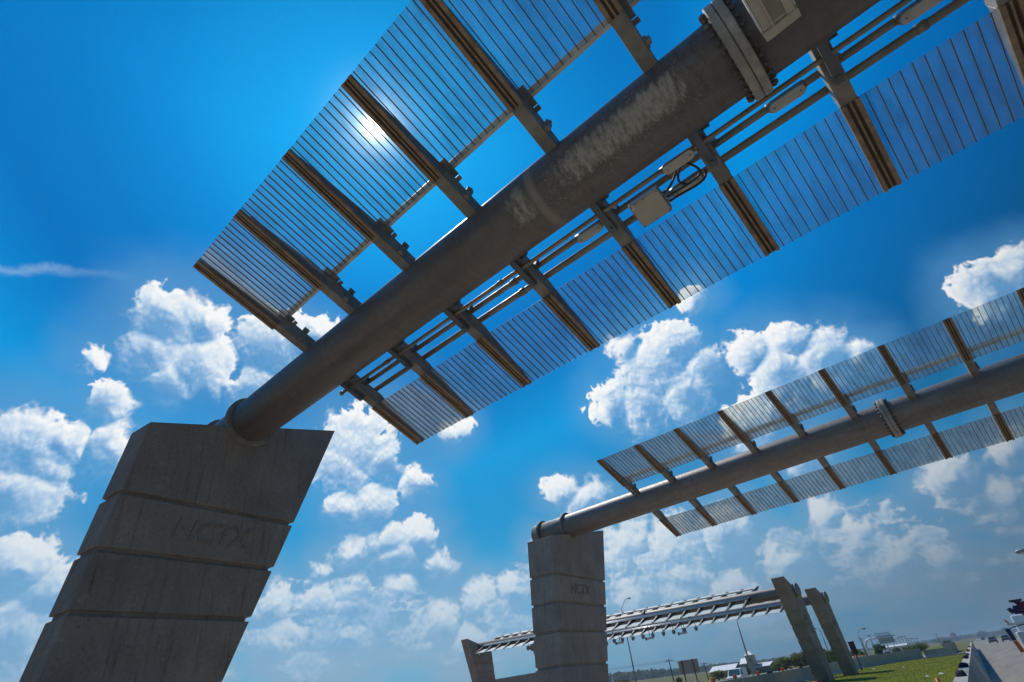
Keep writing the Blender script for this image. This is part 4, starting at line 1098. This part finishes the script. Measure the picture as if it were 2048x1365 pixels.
# ------------------------------------------------------------------ trees
def tree_parts(seed, h, r, mat, dens=1.0, zlow=.15):
    rr = random.Random(seed)
    t = MB()
    t.tube([(0, 0, -.3), (.05, 0, h * .3), (0, .05, h * .55)], .2, 8, radii=[.045 * h, .03 * h, .015 * h])
    for k in range(5):
        a = k * 1.26 + rr.uniform(-.3, .3); z = h * rr.uniform(.28, .5)
        t.tube([(0, 0, z), (math.cos(a) * r * .4, math.sin(a) * r * .4, z + h * .18), (math.cos(a) * r * .7, math.sin(a) * r * .7, z + h * .25)], .05, 5, radii=[.018 * h, .012 * h, .006 * h])
    c = MB()
    nc = int(46 * dens)
    for k in range(nc):
        while True:
            x, y, z = rr.uniform(-1, 1), rr.uniform(-1, 1), rr.uniform(-1, 1)
            q = x * x + y * y + z * z
            if q < 1 and q > .12: break
        cx, cy, cz = x * r * .85, y * r * .85, h * (zlow + 1) / 2 + z * h * (1 - zlow) / 2 * .88
        cs = r * rr.uniform(.16, .34)
        for i in range(30):
            dx, dy, dz = rr.gauss(0, .5), rr.gauss(0, .5), rr.gauss(0, .42)
            p = Vector((cx + dx * cs, cy + dy * cs, cz + dz * cs)); s = r * rr.uniform(.045, .10)
            u = Vector((rr.gauss(0, 1), rr.gauss(0, 1), rr.gauss(0, .7))).normalized(); w = u.orthogonal().normalized()
            c.quad([p - u * s - w * s * .6, p + u * s - w * s * .5, p + u * s * .8 + w * s * .6, p - u * s + w * s * .5])
    return t, c
PROTO = {}
def tree(name, label, x, y, h, r, mat, seed, grp=None, base=None):
    b = H(x, y) if base is None else base
    root = thing(name, label, 'bush' if 'bush' in name else 'tree', (x, y, b), seed * 1.7, grp)
    key = (seed % 4, mat)
    if key not in PROTO:
        t, c = tree_parts(seed % 4, 5.0, 2.3, mat, 1.0, .12)
        a = t.build('trunk', 'trunk_bark', root); d = c.build('crown', mat, root); PROTO[key] = (a.data, d.data)
    else:
        for nm, me in zip(('trunk', 'crown'), PROTO[key]):
            o = bpy.data.objects.new(nm, me); COL.objects.link(o); o.parent = root
    root.scale = (r / 2.3, r / 2.3, h / 5.0)
    return root
HT = [(-51.4, 148, 2.2, 1.6, 'leaf_mid', 'small green tree at the left end of the hedge line'), (-49.0, 156, 3.2, 2.3, 'leaf_olive', 'olive tree in the hedge line right of the brown building'), (-50.4, 150, 3.3, 2.5, 'leaf_mid', 'bushy green tree in the middle of the hedge line'),
      (-47.4, 152, 3.6, 2.6, 'leaf_olive', 'tall olive tree left of the leaning pillar'), (-44.6, 149, 3.7, 2.5, 'leaf_dark', 'dark tree touching the leaning pillar edge'), (-41.8, 151, 3.6, 2.4, 'leaf_dark', 'dark tree behind the nearer leaning pillar'),
      (-33.9, 131, 3.2, 1.7, 'leaf_dark', 'dark tree seen between the leaning pillars'), (-32.4, 130, 2.9, 1.5, 'leaf_mid', 'green tree beside the black road sign'), (-36.0, 133, 3.0, 1.8, 'leaf_mid', 'green tree just right of the nearer leaning pillar'),
      (-33.6, 146, 2.5, 1.7, 'leaf_mid', 'low tree under the street lamp by the overhead sign'), (-29.9, 150, 3.3, 1.5, 'leaf_dark', 'round dark tree below the overhead road sign'),
      (-27.9, 156, 1.9, 1.1, 'leaf_dark', 'small dark tree right of the round dark one'), (-30.5, 190, 1.9, 1.9, 'leaf_mid', 'green tree in the belt past the overhead sign'), (-31.5, 205, 2.0, 2.2, 'leaf_dark', 'broad dark tree in the belt past the overhead sign'),
      (-34.0, 225, 2.2, 2.4, 'leaf_mid', 'broad green tree midway along the far belt'), (-37.5, 250, 2.3, 2.7, 'leaf_dark', 'wide dark tree near the end of the far belt'), (-40, 270, 2.5, 2.8, 'leaf_mid', 'wide green tree ending the far belt'), (-35, 300, 2.2, 2.2, 'leaf_dark', 'dark tree past the site cabins')]
for i, (x, y, h, r, mt, lab) in enumerate(HT): tree('broadleaf_tree', lab, x, y, h, r, mt, i, 'trees beyond the barriers')
tree('olive_bush', 'olive bush at the foot of the lamp post beside the second pillar', -67.4, 106, 2.7, 2.4, 'leaf_olive', 1)
tree('reddish_bush', 'brownish bush between the utility pole and the white van', -66.3, 148, 2.3, 2.3, 'leaf_olive', 2)
tree('roadside_bush', 'dark green bush right of the white van', -58.5, 146, 2.0, 1.5, 'leaf_dark', 3)
tree('field_bush', 'small dark bush standing near the billboard posts', -73.9, 142, 1.9, .9, 'leaf_dark', 0)

wd = MB(); rr = random.Random(11)
path = [(-1100, 420, 19, 4.5), (-700, 600, 18, 4.5), (-461, 700, 16.5, 4), (-430, 900, 13, 1.5), (-430, 1540, 8.8, 0), (-395, 2250, 9.5, 0), (-240, 2250, 12, 0), (-100, 2300, 9, 0), (140, 2400, 10, 0), (500, 2300, 11, 0), (1400, 2000, 12, 0)]
for k in range(len(path) - 1):
    (x0, y0, t0, b0), (x1, y1, t1, b1) = path[k], path[k + 1]
    n = int(max(300, min(3000, math.hypot(x1 - x0, y1 - y0) * 6)))
    for i in range(n):
        t = rr.random(); x = x0 + (x1 - x0) * t + rr.gauss(0, 6); y = y0 + (y1 - y0) * t + rr.uniform(-25, 25)
        top = (t0 + (t1 - t0) * t) * (.92 + .08 * math.sin(x * .11) * math.cos(x * .037) + .10 * rr.random()); b = b0 + (b1 - b0) * t
        z = b + (top - b) * rr.random() ** .8
        s = rr.uniform(1.2, 2.8) * (1 if y < 1200 else 1.5)
        u = Vector((rr.gauss(0, 1), rr.gauss(0, .6), rr.gauss(0, .7))).normalized(); w = u.orthogonal().normalized(); p = Vector((x, y, z))
        wd.quad([p - u * s - w * s * .7, p + u * s - w * s * .6, p + u * s * .8 + w * s * .7, p - u * s + w * s * .6])
tag(wd.build('woodland', 'leaf_far'), kind='stuff')

# ------------------------------------------------------------------ air
hz = MB(); hz.box((-2300, -160, -14), (2300, 2700, 21))
mh = bpy.data.materials.new('haze'); mh.use_nodes = True; MAT['haze'] = mh
TH = NT(mh.node_tree); TH.n.remove(TH.n['Principled BSDF'])
pv = TH.new('ShaderNodeVolumePrincipled'); pv.inputs['Color'].default_value = (.62, .76, .92, 1); pv.inputs['Density'].default_value = .00032; pv.inputs['Anisotropy'].default_value = .2
TH.l.new(pv.outputs[0], [n for n in TH.n if n.type == 'OUTPUT_MATERIAL'][0].inputs['Volume'])
tag(hz.build('haze', 'haze'), kind='stuff')
